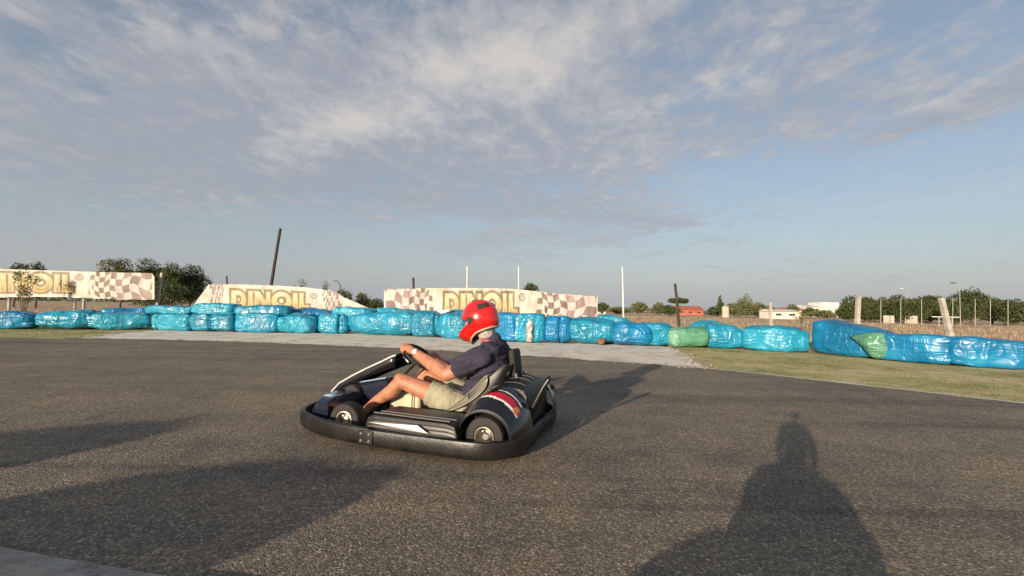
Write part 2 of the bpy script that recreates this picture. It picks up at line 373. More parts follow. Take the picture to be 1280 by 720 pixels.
lit = total([blob(430, 165, 110, 26, 24, .72), blob(610, 85, 130, 34, 14, .85), blob(690, 72, 70, 26, 0, .3), blob(310, 45, 90, 26, 22, .30), blob(960, 60, 40, 16, 45, .34), blob(900, 108, 110, 13, 6, .40), blob(500, 70, 60, 20, 0, .16),
             blob(1200, 118, 90, 7, 12, .42), blob(640, 35, 120, 22, 0, .2), blob(860, 185, 200, 26, 0, .14), blob(30, 15, 60, 20, 0, .3), blob(200, 40, 120, 20, 0, .12), blob(400, 215, 420, 40, 3, -.25), blob(820, 120, 100, 20, 3, .1)])
litn = mth('MULTIPLY_ADD', mth('SUBTRACT', fine, .5), 1.25, lit); litn = mth('MULTIPLY_ADD', mth('SUBTRACT', cell, .5), 1.9, litn)
mr2 = N(t, 'ShaderNodeMapRange', interpolation_type='SMOOTHSTEP'); mr2.inputs[1].default_value = -.25; mr2.inputs[2].default_value = 1.15; L(litn, mr2.inputs[0])
CK = 1.0
def sc3(c, k): return tuple(x*k for x in c)
SHADE = sc3((2.38, 2.55, 2.9), CK); LIT = sc3((4.7, 4.35, 4.0), CK)
cloud = mixc(mr2.outputs[0], SHADE, LIT)
skyc = N(t, 'ShaderNodeMix', data_type='RGBA', blend_type='MULTIPLY'); skyc.inputs[0].default_value = 1; L(sky.outputs[0], skyc.inputs[6]); skyc.inputs[7].default_value = (1.12, 1.08, 1.08, 1)
c1 = mixc(mth('MULTIPLY', mask, .9), skyc.outputs[2], cloud)
hf = mth('POWER', 2.718, mth('MULTIPLY', mth('ABSOLUTE', Z), -6.))
c2 = mixc(mth('MULTIPLY', hf, .94), c1, sc3((2.72, 2.85, 3.15), CK))
L(c2, bg.inputs['Color'])
sl = bpy.data.lights.new('sun', 'SUN'); sl.energy = 4.3; sl.angle = R(.6); sl.color = (1., .83, .64)
so = bpy.data.objects.new('sun', sl); COL.objects.link(so); so.location = (-20, -32, 8)
so.rotation_euler = Vector(SUN_TO).to_track_quat('Z', 'Y').to_euler()

cam = bpy.data.cameras.new('camera'); co = bpy.data.objects.new('camera', cam); COL.objects.link(co); S.camera = co
cam.sensor_width = 36; cam.lens = 36*F/1280; cam.clip_start = .02; cam.clip_end = 8000
co.matrix_world = Matrix(((RT[0], UP[0], -fw[0], 0), (RT[1], UP[1], -fw[1], 0), (RT[2], UP[2], -fw[2], H), (0, 0, 0, 1)))
S.view_settings.view_transform = 'Standard'; S.view_settings.look = 'None'; S.view_settings.gamma = 1; S.view_settings.exposure = 0.6
S.cycles.use_denoising = True; S.cycles.max_bounces = 6

# ------------------------------------------------------------------ ground, track, apron, verge
def sheet(name, poly, z, mat, **kw):
    o = mesh_obj(name, [(p[0], p[1], z) for p in poly], [tuple(range(len(poly)))], mat, smooth=False); tag(o, kind='structure', **kw); return o
GR = 4000
def field_ground():
    xs = [-GR, -800, -200, -60, -30, 30, 60, 200, 800, GR]; V = []; Fs = []
    for y in xs:
        for x in xs: V.append((x, y, -.012))
    n = len(xs)
    for j in range(n-1):
        for i in range(n-1): Fs.append((j*n+i, j*n+i+1, (j+1)*n+i+1, (j+1)*n+i))
    o = mesh_obj('ground', V, Fs, M['soil'], smooth=False); tag(o, kind='structure')
field_ground()
def smooth_line(pts, k=6):
    P = [np.array(p[:2], float) for p in pts]; o = []
    for i in range(len(P)-1):
        p0, p1, p2, p3 = P[max(i-1, 0)], P[i], P[i+1], P[min(i+2, len(P)-1)]
        for j in range(k):
            s = j/k; o.append(.5*((2*p1)+(-p0+p2)*s+(2*p0-5*p1+4*p2-p3)*s*s+(-p0+3*p1-3*p2+p3)*s**3))
    return o+[P[-1]]
far_edge = smooth_line([(-60, 13.5), (-30, 12.2), ground(0, 422), ground(100, 422.5), ground(300, 426.5), ground(500, 434.5), ground(690, 446), ground(880, 460.5), ground(1080, 482), ground(1280, 504.5), (9.2, 1.9), (13, -4), (20, -16)])
near_edge = smooth_line([(-60, 9), (-30, 6.8), (-14, 4.5), (-6, 2.7), ground(0, 690), ground(160, 719), (0.6, 1.25), (2.6, .1), (5.5, -3.5), (10, -10), (17, -22)])
def band(name, A, B, z, mat):
    """sheet between two lines"""
    n = max(len(A), len(B)); f = lambda L_, s: np.array([np.interp(s, np.linspace(0, 1, len(L_)), [p[k] for p in L_]) for k in (0, 1)])
    V = []; Fs = []
    for i in range(n):
        s = i/(n-1); V += [(*f(A, s), z), (*f(B, s), z)]
    for i in range(n-1): Fs.append((2*i, 2*i+1, 2*i+3, 2*i+2))
    o = mesh_obj(name, V, Fs, mat, smooth=False); tag(o, kind='structure'); return o
tr = far_edge+near_edge[::-1]; sheet('race_track', tr, 0.0, M['asphalt'])
# verge turf between track and barrier and beyond
verge_out = smooth_line([(-60, 20.5), (-30, 19), ground(0, 405), (-11, 18.6), (-3, 17.2), (2.5, 15.4), (7.5, 13.6), (12, 10.5), (17, 4), (24, -8)])
band('grass_verge', far_edge, verge_out, -.004, M['verge'])
# apron, ragged edge
ap = [ground(*p) for p in [(98, 422.6), (140, 418), (186, 413.2), (240, 411), (330, 409), (430, 408), (520, 412), (640, 420), (740, 426), (805, 431), (838, 434.5), (850, 440), (862, 447), (872, 454), (884, 461.2), (700, 447.4), (500, 435.2), (300, 427.2), (180, 424.2)]]
apx = []
for i in range(len(ap)):
    a, b = ap[i], ap[(i+1) % len(ap)]; k = max(2, int(np.linalg.norm(b-a)/.09))
    for j in range(k):
        p = a+(b-a)*j/k; w = noise.fractal(Vector((p[0]*2.2, p[1]*2.2, 3)), 1, 2, 5)*.17
        if 1 <= i <= 9: w *= .3
        apx.append((p[0], p[1]+w, 0))
sheet('concrete_apron', apx, .004, M['apron'])
# near concrete kerb at the inside of the bend: a real low step
def kerb():
    inner = near_edge; V = []; Fs = []
    for i, p in enumerate(inner):
        tn = inner[min(i+1, len(inner)-1)]-inner[max(i-1, 0)]; tn /= np.linalg.norm(tn); nn = np.array([tn[1], -tn[0]])
        for off, z in ((-.02, -.01), (.0, .02), (.09, .035), (.32, .035), (.34, 0)): q = p+nn*off; V.append((q[0], q[1], z))
    for i in range(len(inner)-1):
        for k in range(4): Fs.append((i*5+k, i*5+k+1, (i+1)*5+k+1, (i+1)*5+k))
    tag(mesh_obj('kerb', V, Fs, M['kerb'], smooth=False), kind='structure')
kerb()
inner_out = [p+np.array([-3., -9.]) for p in near_edge]
band('infield', [p+np.array([-.05, -.28]) for p in near_edge], inner_out, .006, M['verge'])
pl = [p for p in far_edge if p[0] > 3.3]
def line_strip():
    V = []; Fs = []
    for i, p in enumerate(pl):
        tn = pl[min(i+1, len(pl)-1)]-pl[max(i-1, 0)]; tn /= np.linalg.norm(tn); nn = np.array([-tn[1], tn[0]])
        V += [(*(p-nn*.012), .0045), (*(p+nn*.055), .0045)]
    for i in range(len(pl)-1): Fs.append((2*i, 2*i+2, 2*i+3, 2*i+1))
    tag(mesh_obj('edge_line', V, Fs, M['paint'], smooth=False), kind='structure')
line_strip()

def blades(name, pts, h, w, mat, label, cat, lean=.5, per=1, spread=.05):
    V = []; Fs = []
    for (x, y) in pts:
        for _ in range(per):
            a = rng.uniform(0, 6.283); hh = h*rng.uniform(.4, 1.25); q = rng.uniform(0, 6.283); ll = hh*lean*rng.uniform(0, 1)
            bx, by = x+rng.normal()*spread, y+rng.normal()*spread; b = len(V)
            V += [(bx-w*math.cos(a), by-w*math.sin(a), -.01), (bx+w*math.cos(a), by+w*math.sin(a), -.01), (bx+ll*math.cos(q), by+ll*math.sin(q), hh)]
            Fs.append((b, b+1, b+2))
    o = mesh_obj(name, V, Fs, mat, smooth=False); tag(o, label, cat, kind='stuff'); return o
# turf on the two verges
fe = np.array(far_edge); vo = np.array(verge_out)
def edge_y(L_, x): return np.interp(x, L_[:, 0], L_[:, 1])
apoly = [(p[0], p[1]) for p in ap]
def inside(poly, x, y):
    c = False; j = len(poly)-1
    for i in range(len(poly)):
        if ((poly[i][1] > y) != (poly[j][1] > y)) and x < (poly[j][0]-poly[i][0])*(y-poly[i][1])/(poly[j][1]-poly[i][1])+poly[i][0]: c = not c
        j = i
    return c
pts = []
while len(pts) < 22000:
    x = rng.uniform(-17, 13.5); lo = edge_y(fe, x)-.10*max(0, noise.noise(Vector((x*2.5, 1, 8)))+.35)-.01; hi = min(lo+6.5, edge_y(vo, x))
    if hi <= lo: continue
    y = rng.uniform(lo, hi)
    if inside(apoly, x, y): continue
    if noise.noise(Vector((x*1.3, y*1.3, 0))) < rng.uniform(-.6, .25): continue
    pts.append((x, y))
blades('grass', pts, .020, .006, M['turf'], 'short dry green turf on the verges beside the asphalt', 'grass', .8)
pts = []
while len(pts) < 15000:
    r = rng.uniform(0, 1)**1.6*95+17; a = rng.uniform(-.95, .95); x, y = r*math.sin(a)*1.2, r*math.cos(a)
    if y < edge_y(vo, x)+.3 and x < 25: continue
    if noise.noise(Vector((x*.25, y*.25, 5))) < rng.uniform(-.5, .4): continue
    pts.append((x, y))
blades('dry_weeds', pts, .24, .012, M['dry'], 'brown dry weeds covering the open field behind the barrier', 'weeds', .5, 3, .12)

# ------------------------------------------------------------------ wrapped bales of the barrier
GB = 'plastic wrapped bales forming the barrier'
BY = [(-120, 411), (100, 412.5), (184, 412.5), (230, 414.5), (335, 416.5), (430, 417.5), (510, 421), (577, 424), (640, 428.5), (712, 430), (770, 432), (813, 434), (890, 436), (1013, 441.5), (1085, 449), (1118, 451), (1188, 457.5), (1280, 463), (1420, 473)]
def yb(x): return float(np.interp(x, [p[0] for p in BY], [p[1] for p in BY]))
def height_at(px, py, p):
    r = ray(px, py); return H+r[2]*(math.hypot(p[0], p[1])/math.hypot(r[0], r[1]))
def bale_mesh(name, A, B, hA, hB, D, z0, seed, mat, pinch=(), boxy=.42, rough=1., nu=96, nv=72, sag=.03, over=.02, endr=.40, pleat=1., slope=0.):
    A = np.array(A[:2]); B = np.array(B[:2]); Lx = np.linalg.norm(B-A); uu = (B-A)/Lx; vv = np.array([-uu[1], uu[0]])
    if vv[1] < 0: vv = -vv
    C = (A+B)/2+vv*D/2; ang = math.atan2(uu[1], uu[0]); V = []; Fs = []
    for i in range(nu+1):
        th = math.pi*i/nu; cu = -math.cos(th); su = max(math.sin(th), 1e-4)
        U = math.copysign(abs(cu)**.72, cu); Rr = su**endr
        s = (U+1)/2; hh = hA+(hB-hA)*s
        pf = 1.
        for pc in pinch: pf -= .20*math.exp(-((s-pc)/.035)**2)
        for k in range(nv):
            q = 2*math.pi*k/nv; cq, sq = math.cos(q), math.sin(q)
            cy = math.copysign(abs(cq)**boxy, cq)*Rr; cz = math.copysign(abs(sq)**boxy, sq)*Rr
            x = U*Lx/2*(1+over); y = cy*D/2*pf; z = cz*(hh-z0)/2*pf
            P = Vector((x+seed*3.1, y+seed, z))
            nd = Vector((0.15*cu, cy, cz)); nd.normalize()
            lo = noise.fractal(P*1.5, 1, 2, 3)*.075
            rd = noise.ridged_multi_fractal(Vector((P.x*2.2, P.y*3.1, P.z*3.1)), 1, 2.1, 4, 1, 2)*.009
            end = math.exp(-(min(s, 1-s)/.13)**2)
            for pc in pinch: end = max(end, math.exp(-((s-pc)/.07)**2))
            pl_ = (noise.noise(Vector((q*4.2, seed*2., s*2.5)))*.05)*end*pleat
            wv = noise.noise(Vector((P.x*1.2+P.z*5.5, P.y*5, seed*7.)))*.014*rough
            fo = 1-min(1, abs(noise.noise(Vector((P.x*.9+P.z*.8, P.y*1.3+seed, P.z*3.2+P.x*.5))))/.10)
            d = (lo+rd-.012)*rough+fo*.014+pl_+wv
            x += nd.x*d; y += nd.y*d; z += nd.z*d
            z += (hh+z0)/2 - slope*abs(U)**3*(cz > 0)*(hh-z0)*.4 - sag*(1-abs(U))*0
            if z < z0+.01: z = z0+.01+(z-z0)*.05*0
            V.append((x, y, z))
    for i in range(nu):
        for k in range(nv): Fs.append((i*nv+k, i*nv+(k+1) % nv, (i+1)*nv+(k+1) % nv, (i+1)*nv+k))
    Fs += [tuple(range(nv)), tuple(nu*nv+k for k in range(nv))[::-1]]
    o = mesh_obj(name, V, Fs, mat); o.location = (C[0], C[1], 0); o.rotation_euler = (0, 0, ang)
    return o, dict(C=C, ang=ang, L=Lx, D=D, u=uu, v=vv)
def bale(x0, x1, t0, t1, mat, label, seed, back=0., z0=0., D=.8, **kw):
    A = ground(x0, yb(x0)); B = ground(x1, yb(x1)); g = (B-A)[:2]; g /= np.linalg.norm(g); vv = np.array([-g[1], g[0]])
    def push(P):
        P = P.copy(); k = 1+back/np.linalg.norm(P[:2]); P[:2] *= k; return P
    A = push(A); B = push(B); hA = height_at(x0, t0, A); hB = height_at(x1, t1, B)
    o, info = bale_mesh('plastic_bale', A, B, hA, hB, D, z0, seed, M[mat], **kw)
    tag(o, label, 'bale', GB); info.update(A=A, B=B, hA=hA, hB=hB); return o, info
BL = [
 (-150, -66, 388, 388, 'blue', 'blue bale beyond the left end of the photographed row', 1, {}),
 (-62, 37, 389, 388, 'deep', 'darker blue bale cut by the left edge of the photo, below the wide banner', 2, dict(slope=.4)),
 (38, 113, 390, 385, 'blue', 'long sloping blue bale with a broad shiny left end, second in view from the left', 3, dict(boxy=.6, D=.9)),
 (103, 184, 391, 391, 'sky_blue', 'low bright blue bale on the left grass, where the concrete apron begins', 4, dict(boxy=.6)),
 (184, 230, 392, 392, 'sky_blue', 'short crinkled blue bale in the lower row under the right end of the leftmost banner', 5, dict(pinch=(.2,))),
 (232, 289, 392, 391, 'blue', 'blue bale of the lower row under the slanted left end of the middle banner', 6, dict(pinch=(.52,))),
 (291, 345, 391, 391, 'blue', 'smooth squarish blue bale of the lower row under the first letters of the middle banner', 7, dict(boxy=.28, rough=.6, endr=.25)),
 (335, 393, 394, 393, 'sky_blue', 'rounded blue bale with many bright horizontal creases below the middle banner', 8, dict(boxy=.75, D=.95, rough=1.3)),
 (395, 434, 392, 391, 'blue', 'small blue bale with vertical pleats at the right foot of the middle banner', 9, dict(pinch=(.7,))),
 (430, 512, 391, 388, 'blue', 'big smooth bright blue bale rising between two banners, left of the driver', 10, dict(boxy=.6, rough=.8, D=1.)),
 (508, 545, 389, 390, 'blue', 'gathered blue bale with strong pleats above the hand of the driver', 11, dict(pinch=(.12, .9))),
 (541, 582, 390, 394, 'blue', 'dark tipped blue bale directly in front of the red helmet', 12, dict(slope=.5)),
 (612, 642, 390, 391, 'deep', 'plain upright blue bale just behind the red helmet', 13, dict(boxy=.26, rough=.5, endr=.25)),
 (641, 682, 391, 391, 'blue', 'upright blue bale with a torn white strip down its front', 14, dict(boxy=.3, endr=.3, rough=.8)),
 (680, 716, 395, 393, 'deep', 'narrow darker blue bale between the torn bale and the one leaking brown filling', 15, dict(pinch=(.55,))),
 (708, 772, 394, 402, 'blue', 'domed blue bale with brown filling spilling from its lower right corner', 16, dict(boxy=.62, D=1.)),
 (764, 814, 401, 407, 'deep', 'sloping blue bale at the end of the concrete apron', 17, dict(boxy=.7)),
 (801, 845, 402, 407, 'blue', 'blue bale with a bright glare on its left face, left of the green one', 18, dict(boxy=.4, back=.15)),
 (838, 890, 409, 409, 'green', 'green translucent bale at the corner of the apron and the right verge', 19, dict(boxy=.6, D=.8)),
 (884, 930, 402, 408, 'blue', 'blue bale right beside the green bale with one round glare spot', 20, dict(boxy=.55, back=.12)),
 (928, 1014, 408, 410, 'blue', 'long flat blue bale streaked with diagonal white reflections', 21, dict(boxy=.36, rough=1.3)),
 (1012, 1098, 397, 414, 'deep', 'tallest blue bale with a raised left corner below the pale concrete post', 22, dict(boxy=.36, D=.9, endr=.2, rough=.6, over=.0)),
 (1090, 1189, 416, 420, 'deep', 'long smooth blue bale right of the green patch, at the foot of the leaning post', 23, dict(boxy=.26, rough=.55, endr=.2, over=0.)),
 (1189, 1296, 420, 427, 'deep', 'smooth blue bale cut by the right edge of the photo', 24, dict(boxy=.26, rough=.5, endr=.22, over=0.)),
 (1298, 1420, 427, 436, 'deep', 'blue bale next beyond the right edge of the photo', 25, dict(boxy=.34, rough=.6)),
 # upper row and rear row
 (118, 186, 385.5, 385, 'deep', 'thin dark blue bale lying behind the low bright bale on the left', 26, dict(back=.9)),
 (175, 231, 382, 382, 'sky_blue', 'upper row bale with white glare, just right of the leaning grey post', 27, dict(back=.25, z0=.55, boxy=.4)),
 (232, 289, 380, 378, 'sky_blue', 'upper row blue bale tucked under the slanted left flap of the middle banner', 28, dict(back=.25, z0=.55)),
 (289, 358, 381, 382, 'blue', 'upper row blue bale under the letters of the middle banner', 29, dict(back=.25, z0=.55, boxy=.4)),
 (352, 414, 384, 387, 'deep', 'rear blue bale seen over the creased one below the middle banner', 30, dict(back=.8)),
 (411, 462, 384, 384, 'sky_blue', 'upper blue bale under the right tail of the middle banner', 31, dict(back=.35, z0=.4)),
 (458, 512, 384, 385, 'sky_blue', 'upper bale with white glare filling the gap between the middle and right banners', 32, dict(back=.9)),
 (508, 552, 387, 388, 'deep', 'rear blue bale under the chequered left end of the right banner', 33, dict(back=.9)),
 (546, 622, 386, 390, 'blue', 'rear blue bale behind the red helmet, with a pale scrap lying on it', 34, dict(back=.9, boxy=.6)),
 (738, 790, 395, 396, 'sky_blue', 'rear blue bale beyond the right end of the right banner', 35, dict(back=.9)),
 (866, 908, 402, 401, 'sky_blue', 'humped blue bale rising behind the green one', 36, dict(back=.75, boxy=.8)),
]
INF = {}
for (x0, x1, t0, t1, mt, lab, sd, kw) in BL:
    o, inf = bale(x0, x1, t0, t1, mt, lab, sd, **kw); INF[sd] = (o, inf)
# green film draped over the joint of two bales
def film(name, pts_px, off, mat, label, cat, seed, thick=.03, parent=None):
    """crumpled sheet of film resting on the bale fronts; pts: pixel outline"""
    P = []; cx = sum(p[0] for p in pts_px)/len(pts_px); cy = sum(p[1] for p in pts_px)/len(pts_px)
    rings = 9; n = 48; V = []; Fs = []
    def per(s):
        k = len(pts_px); a = s*k; i = int(a) % k; f = a-int(a); p, q = pts_px[i], pts_px[(i+1) % k]; return p[0]+(q[0]-p[0])*f, p[1]+(q[1]-p[1])*f
    for r in range(rings+1):
        for j in range(n):
            x, y = per(j/n); x = cx+(x-cx)*r/rings; y = cy+(y-cy)*r/rings
            g = ground(x, yb(x)); d = np.linalg.norm(g[:2]); k = (d-off+.10*(r/rings)**4+noise.noise(Vector((x*.09, y*.12, seed)))*.05)/d
            z = height_at(x, y, g*k); V.append((g[0]*k, g[1]*k, max(z, .02)))
    for r in range(rings):
        for j in range(n): Fs.append((r*n+j, r*n+(j+1) % n, (r+1)*n+(j+1) % n, (r+1)*n+j))
    o = mesh_obj(name, V, Fs, mat); md = o.modifiers.new('s', 'SOLIDIFY'); md.thickness = thick; md.offset = -1
    tag(o, label, cat); return o
film('plastic_sheet', [(1062, 421), (1078, 416), (1098, 415), (1112, 418), (1118, 424), (1118, 438), (1114, 449), (1098, 449.5), (1088, 446), (1078, 434)], .10, M['green'], 'pale green film wrapped over the joint between two deep blue bales', 'plastic sheet', 4)
film('plastic_scrap', [(544, 390), (548, 384.5), (553, 387), (561, 386), (563, 389), (556, 392), (550, 393.5)], -.55, M['white_film'], 'small white scrap of film on the bale left of the red helmet', 'scrap', 6, .01)
film('torn_wrapping', [(658, 404), (661, 400), (665, 401), (667, 408), (665.5, 416), (667, 423), (664, 429), (657, 428), (658, 421), (657, 414)], .10, M['torn'], 'torn white strip hanging down the upright blue bale behind the driver', 'torn film', 9, .015)
film('spilled_filling', [(746, 425), (750, 423), (756, 423.5), (758, 426), (755, 430), (752, 434), (748, 431)], .16, M['brown_fill'], 'rusty brown filling spilling from a torn blue bale', 'debris', 12, .05)

# ------------------------------------------------------------------ banners
def sd_box(u, v, x0, x1, y0, y1): return max(abs(u-(x0+x1)/2)-(x1-x0)/2, abs(v-(y0+y1)/2)-(y1-y0)/2)
def sd_text(u, v):
    """D I N O I L, height 1, about 4.15 wide; negative inside"""
    d = 9.
    if -.3 < u < 1.1:      # D
        o = max(math.hypot(max(u-.36, 0)/.86, (v-.5))-.5, -u, -(v), v-1, -9); o = max(math.hypot(max(u-.34, 0)*1.08, v-.5)-.5 if u > .34 else max(-u, abs(v-.5)-.5), -u)
        i = math.hypot(max(u-.36, 0)*1.25, v-.5)-.23 if u > .36 else max(.27-u, abs(v-.5)-.23)
        d = min(d, max(o, -i))
    d = min(d, sd_box(u, v, .90, 1.18, 0, 1))
    if 1.1 < u < 2.3:
        d = min(d, sd_box(u, v, 1.26, 1.50, 0, 1), sd_box(u, v, 1.86, 2.10, 0, 1))
        if 0 < v < 1 or True:
            c = 1.30+(1-v)*.60; d = min(d, max(abs(u-c-.06)-.17, abs(v-.5)-.5))
    if 2.0 < u < 3.4:
        e = math.hypot((u-2.70)/1.03, v-.5); d = min(d, max(e-.53, .24-e))
    d = min(d, sd_box(u, v, 3.30, 3.56, 0, 1))
    d = min(d, sd_box(u, v, 3.64, 3.88, 0, 1), sd_box(u, v, 3.64, 4.16, 0, .27))
    return d
def print_col(px, fr, text, checks, seed):
    """px: column in banner survey units, fr: 0 bottom .. 1 top"""
    base = (.56, .525, .47)
    tx0, tw, ty0, th = text
    u = (px-tx0)/tw*4.16; v = (fr-ty0)/th
    if -.3 < u < 4.6 and -.25 < v < 1.25:
        d = sd_text(u, v)
        if d < 0:
            if d > -.055: return (.50, .43, .24)
            g = max(0, min(1, v)); a = (.30, .20, .06); b = (.55, .45, .21); c = (.66, .60, .44)
            return tuple(a[i]+(b[i]-a[i])*min(1, g*2) if g < .5 else b[i]+(c[i]-b[i])*(g-.5)*2 for i in range(3))
        if d < .105: return (.20, .155, .09)
        if d < .15: return (.46, .41, .31)
    # registered mark
    ru = (u-4.42)*1.35; rv = (v-.86)*1.35; rr = math.hypot(ru, rv)
    if rr < .26:
        if rr > .18: return (.20, .15, .11)
        if (abs(ru+.05) < .035 and abs(rv) < .12) or (abs(rr-.08) < .03 and ru > -.06 and rv > -.02): return (.20, .15, .11)
        return (.50, .43, .35)
    for (c0, c1, dirn) in checks:
        if c0 <= px <= c1:
            s = (px-c0)/(c1-c0); s = s if dirn > 0 else 1-s       # s=0 outer end (big), 1 next to the letters (small)
            fw_ = fr+.05*math.sin(s*8+seed)+.02*math.sin(s*19)
            rows = 2.3+3.4*s; kk = 4.2*s+5.0*s*s+.16*math.sin(fw_*7+seed)
            r_ = (fw_-.5)*rows+.2*math.sin(kk*1.9+seed)
            h_ = noise.noise(Vector((int(math.floor(kk))*1.7, int(math.floor(r_))*2.3, seed)))
            if s > .72 and h_ < (s-.92)*2.2: return base
            if (math.floor(kk)+math.floor(r_)) % 2: 
                dk = (.30, .225, .20) if s < .6 else (.20, .155, .11)
                q = .8+.5*h_
                return tuple(c*q for c in dk)
            return (.56, .48, .46) if s < .75 else base
    return base
def banner(name, x0, x1, top, bot, Yf, text, checks, label, seed, wav=.05, nr=64, step=.45):
    n = int((x1-x0)/step); V = []; Fs = []; Cc = []
    tx = [p[0] for p in top]; ty = [p[1] for p in top]; bx = [p[0] for p in bot]; by = [p[1] for p in bot]
    tcol = {}
    for i in range(n+1):
        px = x0+(x1-x0)*i/n; yt = float(np.interp(px, tx, ty)); ybm = float(np.interp(px, bx, by)); yt0 = float(np.interp(px, [q[0] for q in text[4]], [q[1] for q in text[4]]))
        for j in range(nr+1):
            fr = j/nr; py = ybm+(yt-ybm)*fr
            py += .35*math.sin(px*.21+seed)*(1-fr)+.25*noise.noise(Vector((px*.07, seed, 1)))
            w = wav*(noise.noise(Vector((px*.045, fr*.8, seed)))+.5*noise.noise(Vector((px*.16, fr*1.6, seed+4)))+.3*math.sin(fr*5+px*.02))
            V.append(at_y(px, py, Yf(px)+w))
            frt = (ybm-py)/(ybm-yt0)         # print is laid out against the untrimmed height
            Cc.append((*print_col(px, frt, text[:4], checks, seed), 1.))
    for i in range(n):
        for j in range(nr): Fs.append((i*(nr+1)+j, (i+1)*(nr+1)+j, (i+1)*(nr+1)+j+1, i*(nr+1)+j+1))
    root = empty(name, tuple(at_y((x0+x1)/2, 0, Yf((x0+x1)/2))[:2])+(0,))
    V = [np.array(p)-np.array(root.location) for p in V]
    o = mesh_obj('cloth', V, Fs, M['banner'], root)
    ca = o.data.color_attributes.new('print', 'FLOAT_COLOR', 'POINT'); ca.data.foreach_set('color', [c for q in Cc for c in q])
    tag(root, label, 'banner', 'chequered advertising banners'); return root
def bpost(root, px, y_top, Y, r=.035, mat='post', lean=0.):
    a = at_y(px, y_top, Y); m = MB(); m.tube([np.array([a[0]-lean, a[1], 0])-np.array(root.location), a-np.array(root.location)], r, 8); m.build('support_post', M[mat], root)
bA = banner('banner', -66, 193, [(-66, 334), (0, 336), (60, 338), (120, 340), (170, 341), (190, 341.5), (193, 346)], [(-66, 370), (0, 371.5), (60, 371), (110, 372.5), (150, 374.5), (193, 374.5)],
            lambda x: 18.2, (-26, 118, .20, .68, [(-66, 335), (193, 342)]), [(111, 190, -1), (-66, -50, 1)], 'wide banner on posts at the far left, lettering cut off by the photo edge', 1.3)
bB = banner('banner', 240, 463, [(240, 384), (250, 370), (261, 355.5), (300, 355.5), (345, 357), (380, 359), (414, 363), (421, 366), (430, 372), (445, 378), (463, 386)], [(240, 388), (463, 391)],
            lambda x: 18.4-.004*(x-240), (289, 97, .10, .74, [(240, 355), (463, 366)]), [(262, 280, 1), (402, 428, -1)], 'sagging banner with sloping ends between the leaning pole and the blue bales', 2.1)
bC = banner('banner', 480, 747, [(480, 364), (484, 361.5), (540, 360), (600, 360), (640, 361), (680, 365), (700, 367.5), (747, 370)], [(480, 397), (747, 404)],
            lambda x: 17.3-.0035*(x-480), (556, 91, .18, .68, [(480, 361), (640, 361), (747, 370)]), [(482, 547, 1), (664, 746, -1)], 'taut banner behind the red helmet, chequered at both ends', 3.7)
for px in (14, 96, 107): bpost(bA, px, 345, 18.35, .05)
for px in (265, 335, 412): bpost(bB, px, 362, 18.5)
for px in (488, 584, 649, 742): bpost(bC, px, 372 if px > 700 else 366, 17.4 if px < 600 else 16.9)

# ------------------------------------------------------------------ poles and posts
def pole(name, px0, py0, px1, py1, Y, r0, r1, mat, label, cat, group=None, cap=False):
    """foot (px0) is followed down to the ground, head at px1,py1"""
    b = at_y(px1, py1, Y); a = at_y(px0, py0, Y); k = a[2]/(a[2]-b[2]) if abs(a[2]-b[2]) > 1e-6 else 0
    foot = a+(b-a)*k; foot[2] = 0
    n = 8; pts = [foot+(b-foot)*i/n+np.array([noise.noise(Vector((px0*.3, i*.5, 1)))*.012*(0 < i < n), 0, 0]) for i in range(n+1)]
    m = MB(); m.tube([p-foot for p in pts], [r0+(r1-r0)*i/n for i in range(n+1)], 10)
    o = m.build(name, M[mat]); o.location = foot; tag(o, label, cat, group); return o
pole('timber_pole', 338.5, 358, 350.5, 285.5, 23, .085, .07, 'pole_dark', 'tall dark pole leaning right behind the sagging banner', 'pole')
pole('fence_pole', 584, 362, 584, 333, 19.5, .035, .032, 'pole_white', 'pale thin pole rising above the letters of the taut banner, left of the red helmet', 'pole', 'pale poles behind the barrier')
pole('fence_pole', 648.5, 362, 648.5, 333, 19.5, .035, .032, 'pole_white', 'pale thin pole rising above the taut banner right of the red helmet', 'pole', 'pale poles behind the barrier')
pole('fence_pole', 779.5, 396, 778, 333.5, 16, .034, .028, 'pole_white', 'tall pale pole standing clear, right of the taut banner', 'pole', 'pale poles behind the barrier')
pole('timber_post', 848.5, 404, 843.8, 354.5, 17.5, .065, .05, 'pole_dark', 'dark rusty post standing behind the barrier in front of the red roofed shed', 'post')
pole('timber_post', 517, 362, 516.5, 347, 20, .055, .05, 'pole_dark', 'short dark post end showing above the left chequers of the taut banner', 'post')
pole('timber_post', 284, 356, 283.3, 345, 22, .04, .035, 'pole_dark', 'thin dark stake end showing above the sagging banner', 'post')
def cpost(px0, py0, px1, py1, Y, w, label):
    b = at_y(px1, py1, Y); a = at_y(px0, py0, Y); k = a[2]/(a[2]-b[2]); foot = a+(b-a)*k; foot[2] = 0; d = b-foot
    m = MB(); n = 6; V = []; Fs = []
    for i in range(n+1):
        p = d*i/n; ww = w*(1-.12*i/n)*(1+.05*noise.noise(Vector((px0, i, 2)))); V += [p+np.array(c)*ww for c in ((-.5, -.5, 0), (.5, -.5, 0), (.5, .5, 0), (-.5, .5, 0))]
    for i in range(n):
        for q in range(4): Fs.append((i*4+q, i*4+(q+1) % 4, (i+1)*4+(q+1) % 4, (i+1)*4+q))
    Fs.append((n*4, n*4+1, n*4+2, n*4+3)); m.add(V, Fs); o = m.build('concrete_post', M['post'], smooth=False); o.location = foot
    tag(o, label, 'post', 'concrete fence posts'); return o
cpost(196.5, 381, 202.5, 341, 18.8, .09, 'leaning grey concrete post beside the right end of the leftmost banner')
cpost(963.5, 407, 963, 378, 17.5, .09, 'short concrete post in front of the long low white building')
